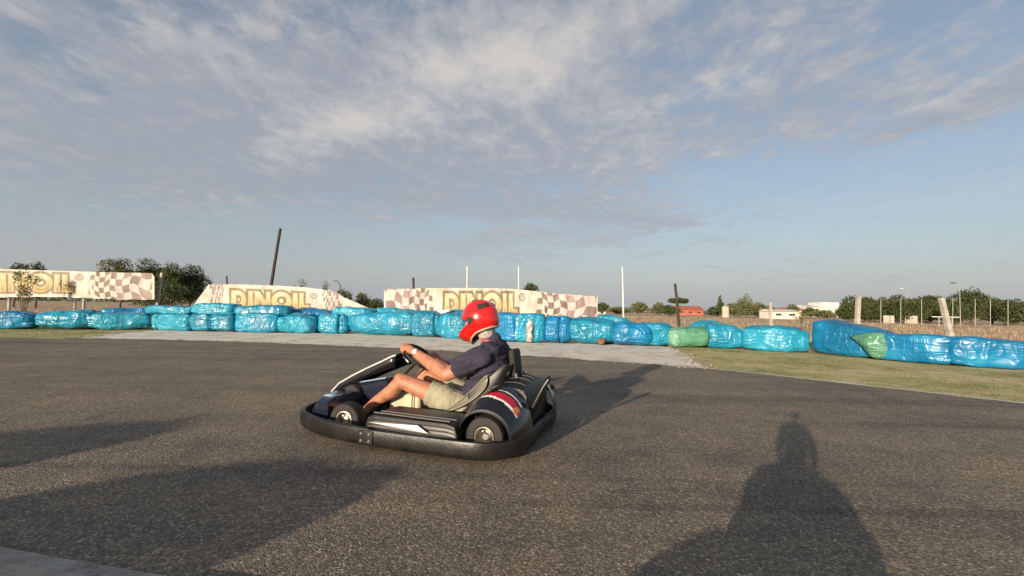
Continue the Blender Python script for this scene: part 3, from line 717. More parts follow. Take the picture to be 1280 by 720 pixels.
cpost(1071.5, 407, 1073, 370.5, 14.5, .12, 'upright pale concrete post behind the tallest blue bale')
cpost(1188, 420, 1176.5, 372.5, 12.8, .12, 'concrete post leaning left behind the long smooth blue bale')

# ------------------------------------------------------------------ trees and plants
def leaf_cloud(lobes, n, size, rnd, flat=.0):
    V = []; Fs = []; tot = sum(l[3]*l[4]*l[5] for l in lobes)
    for (cx, cy, cz, rx, ry, rz) in lobes:
        k = int(n*rx*ry*rz/tot)+10
        for _ in range(k):
            d = rnd.normal(size=3); d /= np.linalg.norm(d); rr = rnd.uniform(.35, 1.)**.5
            nf = 1+.30*noise.noise(Vector((d[0]*2.1+cx, d[1]*2.1+cy, d[2]*2.1+cz)))+.15*noise.noise(Vector((d[0]*6+cx, d[1]*6, d[2]*6)))
            p = np.array([cx+d[0]*rx*rr*nf, cy+d[1]*ry*rr*nf, cz+d[2]*rz*rr*nf])
            if p[2] < .05: p[2] = rnd.uniform(.05, .3)
            a = rnd.normal(size=3); a /= np.linalg.norm(a); b = np.cross(a, rnd.normal(size=3)); b /= np.linalg.norm(b)+1e-6
            s = size*rnd.uniform(.5, 1.3); q = len(V)
            V += [p-a*s, p+b*s*.45, p+a*s, p-b*s*.45]; Fs.append((q, q+1, q+2, q+3))
    return V, Fs
def tree(name, loc, hgt, wid, seed, leaf='lf_dark', n=2600, size=.16, label='', cat='tree', group=None, trunk_h=.3, lobes=None, flat=1., tr_r=.02):
    rnd = np.random.default_rng(seed); root = empty(name, (loc[0], loc[1], 0)); root.rotation_euler = (0, 0, 0)
    th = hgt*trunk_h; m = MB(); lean = rnd.normal(size=2)*.04*hgt
    top = np.array([lean[0], lean[1], th+hgt*.25]); r = hgt*tr_r
    m.tube([(0, 0, -.02), (lean[0]*.3, lean[1]*.3, th*.6), tuple(top)], [r*1.25, r, r*.5], 8)
    if lobes is None:
        lobes = []; k = 7
        for i in range(k):
            a = i/k*6.283+rnd.uniform(-.5, .5); rr = wid*.5*rnd.uniform(.25, .62); z = th+(hgt-th)*rnd.uniform(.25, .72)
            sx = wid*rnd.uniform(.2, .33); lobes.append((math.cos(a)*rr, math.sin(a)*rr, z, sx, sx, (hgt-th)*rnd.uniform(.2, .3)*flat))
        lobes.append((lean[0], lean[1], hgt-(hgt-th)*.3, wid*.26, wid*.26, (hgt-th)*.3)); lobes.append((0, 0, th+(hgt-th)*.4, wid*.3, wid*.3, (hgt-th)*.34))
    for (cx, cy, cz, rx, ry, rz) in lobes[:6]: m.tube([(lean[0]*.3, lean[1]*.3, th*.7), ((cx+lean[0])*.5, (cy+lean[1])*.5, (th+cz)*.5), (cx, cy, cz)], [r*.6, r*.4, r*.15], 6)
    m.build('trunk', M['bark'], root)
    V, Fs = leaf_cloud(lobes, n, size, rnd); mesh_obj('crown', V, Fs, M[leaf], root, smooth=False)
    tag(root, label, cat, group); return root
def ptree(px, ptop, Y, wpx, **kw):
    b = at_y(px, ptop, Y); kw.setdefault('size', max(.09, Y*.0023)); return tree(kw.pop('name', 'tree'), (b[0], Y), b[2], wpx/F*Y, label=kw.pop('label'), **kw)
GT = 'dense trees behind the leftmost banner'
ptree(153, 321, 55, 40, seed=1, leaf='lf_mid', n=6500, group=GT, trunk_h=.2, label='lighter round tree directly above the right end of the leftmost banner')
ptree(186, 322, 60, 52, seed=2, leaf='lf_dark', n=8000, group=GT, trunk_h=.2, label='broad dark tree in the middle of the clump left of the leaning pole')
ptree(217, 328, 56, 40, seed=3, leaf='lf_dark', n=6500, group=GT, trunk_h=.15, label='dark tree right of the leaning concrete post')
ptree(240, 330, 58, 40, seed=4, leaf='lf_dark', n=6500, group=GT, trunk_h=.1, label='rightmost dark tree of the clump beside the sagging banner')
ptree(200, 350, 50, 80, seed=5, leaf='lf_dark', n=4200, name='bush', cat='bush', trunk_h=.05, label='low dark undergrowth bush filling the foot of the tree clump')
ptree(20, 328, 50, 34, seed=6, leaf='lf_dark', n=2200, trunk_h=.5, flat=.5, label='flat dark treetop showing above the leftmost banner')
ptree(48, 326, 48, 26, seed=7, leaf='lf_dark', n=2200, trunk_h=.4, label='round dark treetop above the letters of the leftmost banner')
def sapling(px, ptop, Y, wpx, seed, label, leaf='lf_yel', n=260, size=.05, name='sapling'):
    rnd = np.random.default_rng(seed); b = at_y(px, ptop, Y); h = b[2]; root = empty(name, (b[0], Y, 0)); m = MB(); LV = []; LF = []; w = wpx/F*Y
    for i in range(7):
        a = rnd.uniform(0, 6.28); e = np.array([math.cos(a)*w*.5*rnd.uniform(.1, 1), math.sin(a)*w*.3, h*rnd.uniform(.75, 1)])
        mid = e*.5+np.array([0, 0, h*.06]); m.tube([(0, 0, -.02), tuple(mid), tuple(e)], [.012, .009, .003], 5)
        v, f = leaf_cloud([(mid[0], mid[1], mid[2]+.1, .10, .10, h*.18), (e[0], e[1], e[2]*.93, .14, .14, h*.12)], n//7, size, rnd); q = len(LV); LV += v; LF += [tuple(x+q for x in ff) for ff in f]
    m.build('stem', M['bark'], root); mesh_obj('foliage', LV, LF, M[leaf], root, smooth=False); tag(root, label, 'plant'); return root
sapling(33, 338, 17.2, 30, 11, 'thin yellow-green sapling growing in front of the leftmost banner', n=420, leaf='lf_yel', size=.045)
sapling(375, 349, 24, 22, 12, 'sparse weed tops above the right half of the sagging banner', 'lf_mid', 260)
sapling(407, 352, 24, 12, 13, 'small leafy weed top just left of the curved stalk', 'lf_mid', 260)
sapling(1000, 391, 30, 16, 14, 'low scrubby weed in the field by the low white building', 'lf_mid', 160)
ptree(431, 360, 34, 26, seed=15, leaf='lf_mid', n=1600, name='bush', cat='bush', trunk_h=.05, label='olive bush right behind the sloping tail of the sagging banner')
ptree(452, 365, 36, 28, seed=16, leaf='lf_mid', n=1600, name='bush', cat='bush', trunk_h=.05, label='olive bush in the gap between the sagging and the taut banner')
ptree(470, 372, 40, 30, seed=17, leaf='lf_dark', n=1300, name='bush', cat='bush', trunk_h=.05, label='low dark bush touching the left end of the taut banner')
ptree(664, 353.5, 60, 25, seed=18, leaf='lf_dark', n=2400, trunk_h=.35, label='small round treetop above the taut banner right of the helmet')
# curved stalk
a = at_y(427, 372, 24); m = MB(); q = [at_y(x, y, 24)-np.array([a[0], 24, 0]) for x, y in ((428, 366), (426, 358), (423, 352.5), (419, 350.5), (417, 352))]; q[0][2] = 0
m.tube([(0, 0, 0)]+[tuple(x) for x in q[1:]], [.03, .025, .022, .02, .015], 6); o = m.build('dry_stalk', M['pole_dark']); o.location = (a[0], 24, 0); tag(o, 'dark curved stalk drooping over the tail of the sagging banner', 'stalk')
# distant row
RD = [(752, 378, 110, 18, 'lf_dark', 'dark bush beside the right end of the taut banner'), (773, 383, 120, 26, 'lf_mid', 'low bush left of the tall pale pole'),
      (799, 376.5, 120, 20, 'lf_mid', 'pointed olive tree just right of the tall pale pole'), (823, 377.5, 120, 20, 'lf_mid', 'rounded olive tree left of the umbrella pine'),
      (836, 381, 110, 26, 'lf_dark', 'low dark bush at the foot of the umbrella pine'), (893, 383, 120, 20, 'lf_dark', 'dark bush left of the pale silo'),
      (918, 377, 110, 22, 'lf_mid', 'bush immediately right of the pale silo'), (932, 367.5, 110, 26, 'lf_mid', 'large round olive tree right of the pale silo'), (947, 378, 115, 22, 'lf_mid', 'shoulder bush right of the large round olive tree'),
      (962, 381, 150, 20, 'lf_mid', 'small tree behind the long low white building'), (990, 380, 150, 22, 'lf_mid', 'rounded tree behind the right end of the low white building'), (1012, 384, 140, 20, 'lf_dark', 'low bush in front of the white factory'),
      (1030, 387, 120, 36, 'lf_mid', 'long low scrub between the white factory and the track field')]
for i, (px, pt, Y, w, lf, lab) in enumerate(RD): ptree(px, pt, Y, w, seed=30+i, leaf=lf, n=1500, group='distant trees along the horizon', trunk_h=.08, label=lab)
# umbrella pine, conifer
b = at_y(848, 372, 125); w = 23/F*125
tree('umbrella_pine', (b[0], 125), b[2], w, 50, 'lf_dark', 2000, .3, 'umbrella pine with flat dark crown beside the dark rusty post', lobes=[(x*w*.3, 0, b[2]*.82, w*.26, w*.3, b[2]*.13) for x in (-1, 0, 1)]+[(0, 0, b[2]*.88, w*.3, w*.3, b[2]*.12)], trunk_h=.5)
b = at_y(900, 370, 115); root = tree('conifer', (b[0], 115), b[2], 2., 51, 'lf_dark', 1000, .26, 'ragged pointed conifer left of the pale silo', lobes=[(0, 0, b[2]*z, 1.9*(1.08-z), 1.9*(1.08-z), .35) for z in (.3, .42, .54, .66, .78, .9)]+[(0, 0, b[2]*.97, .2, .2, .4)], trunk_h=.6)
GH = 'row of trees behind the field on the right'
RH = [(1062, 371, 30, 'leftmost tree of the right-hand row, cut by the upright post'), (1084, 372, 26, 'dark tree just right of the upright concrete post'), (1104, 373, 28, 'second tree right of the upright post, over the pale blocks'),
      (1124, 369.5, 28, 'rounded tree under the distant street lamp with a white head'), (1145, 374, 26, 'lower tree behind the right pale block'), (1163, 370, 30, 'tree just left of the leaning concrete post'), (1189, 376, 24, 'short tree under the dark headed street lamp'),
      (1212, 361, 38, 'tallest tree of the right-hand row'), (1240, 372, 34, 'broad tree right of the tallest one'), (1264, 375, 34, 'tree at the right edge of the photo'), (1296, 378, 36, 'tree just beyond the right edge of the photo'), (1335, 380, 40, 'last tree of the right-hand row beyond the photo edge')]
for i, (px, pt, w, lab) in enumerate(RH): ptree(px, pt-1.5, 72+3*(i % 3), w*1.3, seed=70+i, leaf='lf_dark', n=6500, size=.17, group=GH, trunk_h=.04, label=lab)
def treeline():
    rnd = np.random.default_rng(5); lobes = []
    for i in range(150):
        a = -1.15+2.3*i/149; d = rnd.uniform(330, 420); h = rnd.uniform(2.5, 5.5); lobes.append((d*math.sin(a), d*math.cos(a), h*.45, rnd.uniform(5, 9), 5, h*.6))
    V, Fs = leaf_cloud(lobes, 16000, .9, rnd); o = mesh_obj('distant_treeline', V, Fs, M['lf_mid'], smooth=False); tag(o, 'faint far treeline low along the horizon', 'treeline', kind='stuff')
treeline()

# ------------------------------------------------------------------ distant buildings and field objects
def building(name, px0, px1, ptop, Y, depth, wall, roof, label, cat='building', gable=.0, wins=0, door=False, pbase=None):
    a = at_y(px0, ptop, Y); b = at_y(px1, ptop, Y); w = b[0]-a[0]; h = (a[2]+b[2])/2; base = 0.
    root = empty(name, ((a[0]+b[0])/2, Y, 0)); hw = h*(1-gable)
    m = MB(); m.box((0, depth/2, hw/2), (w, depth, hw)); m.build('wall', M[wall], root, smooth=False)
    m = MB()
    if gable:
        e = .3; V = [(-w/2-e, -e, hw+.01), (w/2+e, -e, hw+.01), (w/2+e, depth/2, h), (-w/2-e, depth/2, h), (-w/2-e, depth+e, hw+.01), (w/2+e, depth+e, hw+.01)]
        m.add(V, [(0, 1, 2, 3), (3, 2, 5, 4), (0, 3, 4), (1, 5, 2), (0, 4, 5, 1)])
    else: m.box((0, depth/2, hw+.13), (w+.4, depth+.4, .25))
    m.build('roof', M[roof], root, smooth=False)
    for i in range(wins):
        m = MB(); m.box((-w/2+w*(i+.5)/wins, -.03, hw*.6), (min(1.2, w/wins*.45), .08, hw*.25)); m.build('window', M['glass'], root, smooth=False)
    if door: m = MB(); m.box((w*.32, -.03, 1.05), (1.1, .08, 2.1)); m.build('door', M['glass'], root, smooth=False)
    tag(root, label, cat); return root
building('shed', 847, 879, 382.3, 160, 8, 'redroof', 'redroof', 'low brick-red shed with red roof behind the dark rusty post', gable=.45, wins=3)
building('farm_building', 965, 998, 386.6, 98, 5, 'wall', 'wall', 'long low cream building right of the large round tree', gable=.25, wins=2)
building('hut', 746, 757, 383.5, 140, 4, 'wall', 'tan', 'tiny pale hut just right of the taut banner', gable=.3, wins=1)
fb = building('factory', 1012, 1056, 381.5, 260, 20, 'wall', 'wall', 'white factory hall with a stepped roof on the horizon', gable=.2, wins=6)
m = MB(); a = at_y(1038, 378, 262); m.box((a[0]-fb.location[0], 8, a[2]/2), (10, 12, a[2])); m.build('roof_block', M['wall'], fb, smooth=False)
building('warehouse', 984, 1008, 384.5, 250, 15, 'tan', 'redroof', 'pale warehouse with reddish roof left of the white factory', gable=.3, wins=3)
a = at_y(907, 382, 108); m = MB(); m.lathe((0, 0, 0), (0, 0, 1), [(0, .0), (0, .82), (a[2]*.86, .82), (a[2]*.97, .5), (a[2], .0)], 20); m.box((0, -.82, .9), (.5, .1, 1.6)); o = m.build('silo', M['tan']); o.location = (a[0], 108, 0); tag(o, 'pale cylindrical silo between the conifer and the large round tree', 'silo')
def cblock(px0, px1, pt, pb, label):
    g = ground((px0+px1)/2, pb); Yd = g[1]; a = at_y(px0, pt, Yd); b = at_y(px1, pt, Yd); w = b[0]-a[0]; h = max(a[2], .3)
    m = MB(); azb = math.atan2(a[0], Yd); w *= math.cos(azb); m.box((0, w*.3, h/2), (w, w*.5, h), bev=.06); m.box((0, .03, h*.5), (w*.15, .06, h*.2)); o = m.build('concrete_block', M['post']); o.location = (g[0], g[1], 0); o.rotation_euler = (0, 0, -azb); tag(o, label, 'block', 'pale concrete blocks in the field')
cblock(1104, 1118, 394.2, 404, 'left pale concrete block in the field behind the green patched bale')
cblock(1131, 1147, 394.5, 404.5, 'right pale concrete block in the field, nearer the leaning post')
# barrier bar
g = ground(1182, 409); m = MB(); a = at_y(1165, 396, g[1]); b = at_y(1199, 396.5, g[1]); o_ = np.array([g[0], g[1], 0])
m.box(tuple((a+b)/2-o_), (b[0]-a[0], .06, .10)); m.build('x', M['pole_white'])
bpy.data.objects.remove(bpy.data.objects['x'])
rt_ = empty('rail_bar', (g[0], g[1], 0)); m.build('bar', M['pole_white'], rt_, smooth=False)
for sx in (-.7, .7): k = MB(); k.tube([(sx, 0, 0), (sx, 0, a[2]-.05)], .04, 6); k.build('leg', M['post'], rt_)
tag(rt_, 'white horizontal bar on short legs behind the leaning concrete post', 'barrier')
# distant fence posts in front of the right trees
for i, (px, pt, lab) in enumerate([(1101, 374, 'pale distant fence post over the left concrete block'), (1126, 373, 'pale distant fence post between the two blocks'), (1152, 374, 'pale distant fence post right of the blocks'), (1191, 373, 'pale distant fence post just right of the leaning post'), (1219, 374, 'pale distant fence post before the tallest tree'), (1238, 374, 'pale distant fence post right of the tallest tree'), (1260, 375, 'pale distant fence post near the right photo edge')]):
    pole('fence_post', px, 400, px, pt, 62, .04, .035, 'post', lab, 'post', 'far fence posts before the tree row')
def street_lamp(px, pt, Y, head, label):
    b = at_y(px, pt, Y); h = b[2]; root = empty('street_lamp', (b[0]+1.2, Y, 0)); m = MB(); m.tube([(0, 0, 0), (0, 0, h*.5), (0, 0, h-.4), (-.2, 0, h-.1), (-.7, 0, h)], [.05, .04, .03, .025, .025], 8); m.build('mast', M['post'], root)
    m = MB(); m.box((-.95, 0, h), (.65, .30, .12), bev=.05); m.build('lamp_head', M[head], root); tag(root, label, 'street lamp', 'distant street lamps')
street_lamp(1125, 361, 75, 'pole_white', 'distant street lamp with pale head above the tree row')
street_lamp(1189.5, 353.5, 68, 'pole_dark', 'taller distant street lamp with dark head above the leaning post')

# loose stones and crumbs along the apron and the broken track edge
def gravel():
    V = []; Fs = []
    def stone(x, y, s, z):
        b = len(V); a = rng.uniform(0, 6.28)
        for k in range(5): q = a+k*1.257; w = s*rng.uniform(.6, 1.2); V.append((x+math.cos(q)*w, y+math.sin(q)*w, z))
        V.append((x+s*.2, y, z+s*rng.uniform(.5, 1.))); Fs.extend([(b+k, b+(k+1) % 5, b+5) for k in range(5)])
    ed = [p for p in far_edge if -16 < p[0] < 12]
    for _ in range(2600):
        i = rng.integers(0, len(ed)-1); f = rng.uniform(); p = ed[i]+(ed[i+1]-ed[i])*f
        if p[0] > 3.4 and (rng.uniform() < .72 or noise.noise(Vector((p[0]*1.7, 4, 2))) < -.05): continue
        stone(p[0]+rng.normal()*.05, p[1]+rng.normal()*.16+.04, rng.uniform(.004, .012), .002)
    for _ in range(1500):
        i = rng.integers(0, len(ap)-1); f = rng.uniform(); p = ap[i]+(ap[i+1]-ap[i])*f; stone(p[0]+rng.normal()*.12, p[1]+rng.normal()*.12, rng.uniform(.006, .024), .005)
    tag(mesh_obj('gravel', V, Fs, M['stone'], smooth=False), 'loose pale stones scattered along the asphalt edge and the concrete apron', 'gravel', kind='stuff')
gravel()
# litter on the verge
def litter():
    spots = [(862, 438), (872, 437), (893, 438.5), (901, 437.5), (880, 436.5), (886, 441), (868, 445)]
    for i, (px, py) in enumerate(spots):
        g = ground(px, py); m = MB(); P = [[(-.05+.1*u_/4, -.03+.06*v_/4, .012+.015*noise.noise(Vector((u_*.9, v_*.9, i*3.)))) for v_ in range(5)] for u_ in range(5)]
        m.grid(P); o = m.build('litter_scrap', M['trim'] if i % 2 else M['lf_yel']); o.location = (g[0], g[1], .01); o.rotation_euler = (0, 0, i*1.3)
        tag(o, 'small pale crumpled scrap on the grass before the green bale', 'litter', 'pale scraps littering the grass by the green bale')
litter()
# ------------------------------------------------------------------ THE KART (local: x forward, y left, z up, origin under rear axle)
SEATFLIP = True
def make_kart():
    root = empty('go_kart')
    side = [(-.225, 0), (-.235, .25), (-.23, .42), (-.205, .55), (-.135, .655), (-.03, .715), (.10, .735), (.3, .738), (.55, .745), (.78, .755)]
    front = [(.78, .755), (1.0, .745), (1.22, .71), (1.42, .64), (1.56, .55), (1.645, .42), (1.69, .22), (1.70, 0)]
    def path(pts):
        o = []
        P = [np.array(p, float) for p in pts]
        for i in range(len(P)-1):
            p0, p1, p2, p3 = P[max(i-1, 0)], P[i], P[i+1], P[min(i+2, len(P)-1)]
            for j in range(6): s = j/6; o.append(.5*((2*p1)+(-p0+p2)*s+(2*p0-5*p1+4*p2-p3)*s*s+(-p0+3*p1-3*p2+p3)*s**3))
        return o+[P[-1]]
    sec = [(-.022, .0), (.0, -.012), (.012, .01), (.016, .03), (.017, .11), (.013, .128), (.003, .135), (-.010, .134), (-.016, .126), (-.010, .108), (-.010, .02)]
    def sweep(pts, lift=0., scale=1.):
        m = MB(); V = []; n = len(pts); k = len(sec)
        for i, p in enumerate(pts):
            tn = pts[min(i+1, n-1)]-pts[max(i-1, 0)]; tn = tn/np.linalg.norm(tn); nn = np.array([-tn[1], tn[0]])
            z0 = .040+.022*max(0, min(1, (p[0]-.5)/1.0))+lift; sc = .80*scale
            for (a, z) in sec: V.append((p[0]+nn[0]*a*1.1, p[1]+nn[1]*a*1.1, z0+z*sc))
        Fs = [(i*k+j, i*k+(j+1) % k, (i+1)*k+(j+1) % k, (i+1)*k+j) for i in range(n-1) for j in range(k)]
        Fs += [tuple(range(k))[::-1], tuple((n-1)*k+j for j in range(k))]
        return m.add(V, Fs)
    lf = path(side); rg = [np.array([p[0], -p[1]]) for p in lf]
    fr = path(front); frr = [np.array([p[0], -p[1]]) for p in fr]
    # orientation: walk so that +normal points outwards
    full_r = rg[::-1]+lf[1:]; sweep([p for p in full_r][::1] if False else [q for q in full_r], 0).build('rear_bumper', M['bumper'], root)
    full_f = fr+frr[::-1][1:]
    fb = sweep(full_f, .002, 1.04)
    fb.build('front_bumper', M['bumper'], root)
    for s in (1, -1):
        m = MB(); m.box((.80, s*.775, .101), (.12, .012, .090), bev=.004); m.build('joint_plate', M['bumper'], root)
        for dx in (-.032, .032):
            for dz in (-.024, .024): m = MB(); m.lathe((.80+dx, s*.780, .101+dz), (0, s, 0), [(0, .011), (.005, .011), (.009, .006), (.009, 0)], 12); m.build('bolt', M['steel'], root)
    # chassis
    m = MB()
    for s in (1, -1):
        m.tube([(-.2, s*.25, .07), (.4, s*.30, .06), (.95, s*.28, .06), (1.4, s*.22, .08), (1.56, s*.2, .10)], .016, 10)
        m.tube([(-.15, s*.25, .08), (-.19, s*.4, .10), (-.20, s*.5, .10)], .014, 8); m.tube([(.35, s*.3, .07), (.35, s*.70, .10)], .012, 8); m.tube([(.75, s*.3, .07), (.78, s*.72, .11)], .012, 8)
        m.tube([(1.17, s*.25, .10), (1.17, s*.42, .13)], .016, 8)
    for x in (-.18, .1, .5, .9, 1.4): m.tube([(x, -.28, .065), (x, .28, .065)], .014, 8)
    m.build('chassis', M['black'], root)
    m = MB(); m.box((.92, 0, .048), (.98, .58, .008), bev=.002); m.build('floor_pan', M['black'], root)
    m = MB(); m.tube([(0, -.5, .14), (0, .5, .14)], .02, 14); m.build('rear_axle', M['steel'], root)
    # wheels
    def wheel(x, y, r, w, rr, steer=0.):
        s = 1 if y > 0 else -1; wr = MB(); hw = w/2
        t = empty('wheel', (x, y, r)); t.parent = root; t.rotation_euler = (0, 0, steer)
        p = [(-hw*.80, rr), (-hw*.98, rr+.012), (-hw*1.0, r*.80), (-hw*.93, r*.93), (-hw*.72, r*.99), (0, r), (hw*.72, r*.99), (hw*.93, r*.93), (hw*1.0, r*.80), (hw*.98, rr+.012), (hw*.80, rr)]
        wr.lathe((0, 0, 0), (0, 1, 0), p, 48); wr.build('tyre', M['rubber'], t)
        m = MB(); o = s*hw
        m.lathe((0, 0, 0), (0, s, 0), [(hw*.84, rr+.003), (hw*.97, rr+.004), (hw*1.0, rr-.002), (hw*.96, rr-.008), (hw*.80, rr-.010), (hw*.45, rr-.016), (hw*.20, rr-.022), (hw*.18, .030), (hw*.5, .028), (hw*.52, .022)], 40)
        m.lathe((0, 0, 0), (0, -s, 0), [(hw*.84, rr+.003), (hw*.96, rr-.002), (hw*.1, rr-.02), (hw*.1, .0)], 24)
        m.build('rim', M['rim'], t)
        m = MB(); m.lathe((0, 0, 0), (0, s, 0), [(hw*.15, .030), (hw*.62, .028), (hw*.70, .020), (hw*.70, 0)], 20)
        for k in range(3): q = k*2.094+.6; m.lathe((math.cos(q)*.042, 0, math.sin(q)*.042), (0, s, 0), [(hw*.15, .009), (hw*.42, .009), (hw*.45, 0)], 8)
        m.build('hub', M['steel'], t); return t
    for s in (1, -1): wheel(0, s*.50, .14, .20, .068); wheel(1.17, s*.495, .128, .125, .066, R(4))
    # side pods
    for s in (1, -1):
        m = MB(); P = []
        xs = [.16, .18, .24, .35, .5, .65, .78, .84, .86]
        for i, x in enumerate(xs):
            e = .5 if i in (0, len(xs)-1) else (.9 if i in (1, len(xs)-2) else 1)
            tz = .235+.012*(x-.2)
            yo = .675+.04*(x-.16)
            row = [(x, s*.36, .07), (x, s*.36, .07+(tz-.08)*e), (x, s*.40, .07+(tz-.07)*e), (x, s*.60, .07+(tz-.07)*e), (x, s*(yo-.015), .07+(tz-.078)*e)]
            zt = .07+(tz-.082)*e; zb = .085
            for k in range(5):
                z1 = zt-(zt-zb)*k/5; z2 = zt-(zt-zb)*(k+.72)/5; row += [(x, s*(yo+.010*k/5), z1), (x, s*(yo+.010*(k+.7)/5), z2), (x, s*(yo-.003+.010*(k+.8)/5), z2-.003)]
            row += [(x, s*(yo+.0), .075)]; P.append(row)
        m.grid(P); m.add(P[0], [tuple(range(len(P[0])))]); m.add(P[-1], [tuple(range(len(P[0])))[::-1]]); sp = m.build('side_pod', M['pod'], root)
        m = MB(); m.box((.52, s*.655, .2415), (.60, .022, .005), rot=Matrix.Rotation(-.012, 3, 'Y'), bev=.002); m.build('sheen_stripe', M['grey'], sp)  # grey stripes stand for the reflection along the pod's top
        m = MB(); m.box((.50, s*.60, .2415), (.60, .008, .004), rot=Matrix.Rotation(-.012, 3, 'Y')); m.build('sheen_stripe', M['grey'], sp)
        yy = s*.717
        m = MB(); T = [(.815, .190), (.43, .206), (.35, .162)]
        m.add([(x, s*(.722+.0*x), z) for x, z in T]+[(x, s*.716, z) for x, z in T], [(0, 1, 2), (5, 4, 3), (0, 3, 4, 1), (1, 4, 5, 2), (2, 5, 3, 0)]); m.build('decal', M['decal'], sp, smooth=False)
    # nose
    m = MB(); P = []
    for i in range(25):
        y = -.56+1.12*i/24; a = abs(y)/.56; fx = 1.65-.17*a**2.4; hgt = .275-.03*max(0, a-.85)/.15; bx = 1.33-.02*a
        row = [(bx, y, .12), (bx, y, hgt-.03), (bx+.02, y, hgt), (bx+(fx-bx)*.55, y, hgt+.004), (fx-.07, y, hgt-.035), (fx-.01, y, hgt-.09), (fx, y, .12), (fx-.01, y, .09)]; P.append(row)
    m.grid(P); m.add(P[0], [tuple(range(8))]); m.add(P[-1], [tuple(range(8))[::-1]]); ns = m.build('nose_cone', M['navy_gloss'], root)
    for s in (1, -1):
        m = MB(); P = []
        for i in range(7):
            x = 1.36+.07*i/6; P.append([(x, s*(.34+.03*math.sin(i)), .2785+.005*i/6), (x+.005, s*.47, .2785+.003*i/6)])
        m.grid(P)
        d = m.build('decal', M['decal_and_glint'], ns); md = d.modifiers.new('s', 'SOLIDIFY'); md.thickness = .004
    # steering fairing: long plate climbing from the nose to the wheel
    prof = [(1.62, .24), (1.55, .315), (1.42, .39), (1.28, .46), (1.14, .525), (1.05, .57), (1.01, .585)]
    m = MB(); P = []
    for i, (x, z) in enumerate(prof):
        w = .17-.045*i/6; row = []
        for (fy, dz) in ((-1, -.10), (-1, -.02), (-.93, .0), (-.4, .012), (0, .015), (.4, .012), (.93, 0), (1, -.02), (1, -.10)): row.append((x, fy*w, z+dz*(1 if abs(fy) < 1 or dz > -.05 else (.5+.5*i/6))))
        P.append(row)
    m.grid(P); pn = m.build('steering_fairing', M['gloss'], root); md = pn.modifiers.new('s', 'SOLIDIFY'); md.thickness = .006
    for s in (1, -1): m = MB(); m.tube([(x, s*(.165-.045*i/6), z+.005) for i, (x, z) in enumerate(prof)], .0075, 8); m.build('pale_edge', M['trim'], pn)  # pale edging; the cream highlight on the edge is put into its colour
    # number box / lower fairing
    m = MB(); P = []
    for i in range(9):
        x = 1.50-.42*i/8; h = .31+.085*i/8; c = .03
        w_ = .13; row = [(x, -w_, .13), (x, -w_, h-c), (x, -w_+c, h), (x, w_-c, h), (x, w_, h-c), (x, w_, .13)]; P.append(row)
    m.grid(P); m.add(P[0], [tuple(range(6))]); m.add(P[-1], [tuple(range(6))[::-1]]); bx = m.build('pedal_cover', M['navy_gloss'], root)
    m = MB(); m.tube([(1.48, .116, .316), (1.30, .118, .352), (1.10, .118, .394)], .006, 6); m.build('pale_edge', M['decal_and_glint'], bx)  # pale blue line paints the highlight on the cover's top edge
    m = MB(); m.lathe((1.40, .13, .24), (0, 1, 0), [(0, .085), (.04, .085), (.055, .075), (.055, 0)], 28); m.build('brake_drum', M['rubber'], root)
    for s in (1, -1): m = MB(); m.box((1.43, s*.20, .17), (.02, .10, .14), rot=Matrix.Rotation(-.35, 3, 'Y'), bev=.006); m.tube([(1.42, s*.2, .06), (1.43, s*.2, .14)], .009, 6); m.build('pedal', M['steel'], root)
    m = MB(); m.tube([(.84, 0, .565), (1.05, 0, .36), (1.22, 0, .13)], .012, 10); m.build('steering_column', M['black'], root)
    m = MB(); m.tube([(1.02, 0, .57), (.96, .0, .52)], .01, 8); m.tube([(1.17, -.42, .13), (1.2, 0, .12), (1.17, .42, .13)], .009, 8); m.build('tie_rod', M['steel'], root)
    # steering wheel
    c = np.array([.84, 0, .57]); uu = np.array([.79, 0, .61]); nn = np.array([-.61, 0, .79]); yv = np.array([0, 1, 0])
    sw = empty('steering_wheel'); sw.parent = root
    m = MB(); m.tube([c+.158*(math.cos(q)*yv+math.sin(q)*uu) for q in np.linspace(0, 2*math.pi, 40, endpoint=False)], .0135, 12, closed=True); m.build('grip_ring', M['rubber'], sw)
    m = MB()
    for q in (R(200), R(340), R(90)): m.tube([c-nn*.01, c+.15*(math.cos(q)*yv+math.sin(q)*uu)], .011, 8, ratio=.5)
    m.build('spoke', M['steel'], sw); m = MB(); m.lathe(c-nn*.02, nn, [(0, .045), (.03, .045), (.04, .035), (.04, 0)], 24); m.build('centre_boss', M['black'], sw)
    # fuel tank
    m = MB(); m.box((.92, 0, .17), (.30, .24, .22), bev=.035); tk = m.build('fuel_tank', M['tank'], root)
    for x in (.82, .84): m = MB(); m.box((x, 0, .172), (.010, .246, .228), bev=.004); m.build('strap', M['pole_dark'], tk)
    m = MB(); m.lathe((.98, .05, .28), (0, 0, 1), [(0, .03), (.02, .03), (.02, 0)], 16); m.build('cap', M['black'], tk)
    # seat shell
    prof = [(.72, .150, .03, .175), (.62, .125, .045, .185), (.50, .10, .065, .195), (.38, .085, .10, .20), (.27, .085, .15, .205), (.17, .12, .20, .21), (.10, .19, .235, .212), (.055, .28, .235, .21), (.03, .36, .20, .205), (.012, .45, .12, .195), (.0, .53, .06, .175), (-.008, .575, .03, .15)]
    m = MB(); P = []
    pr = np.array(prof)
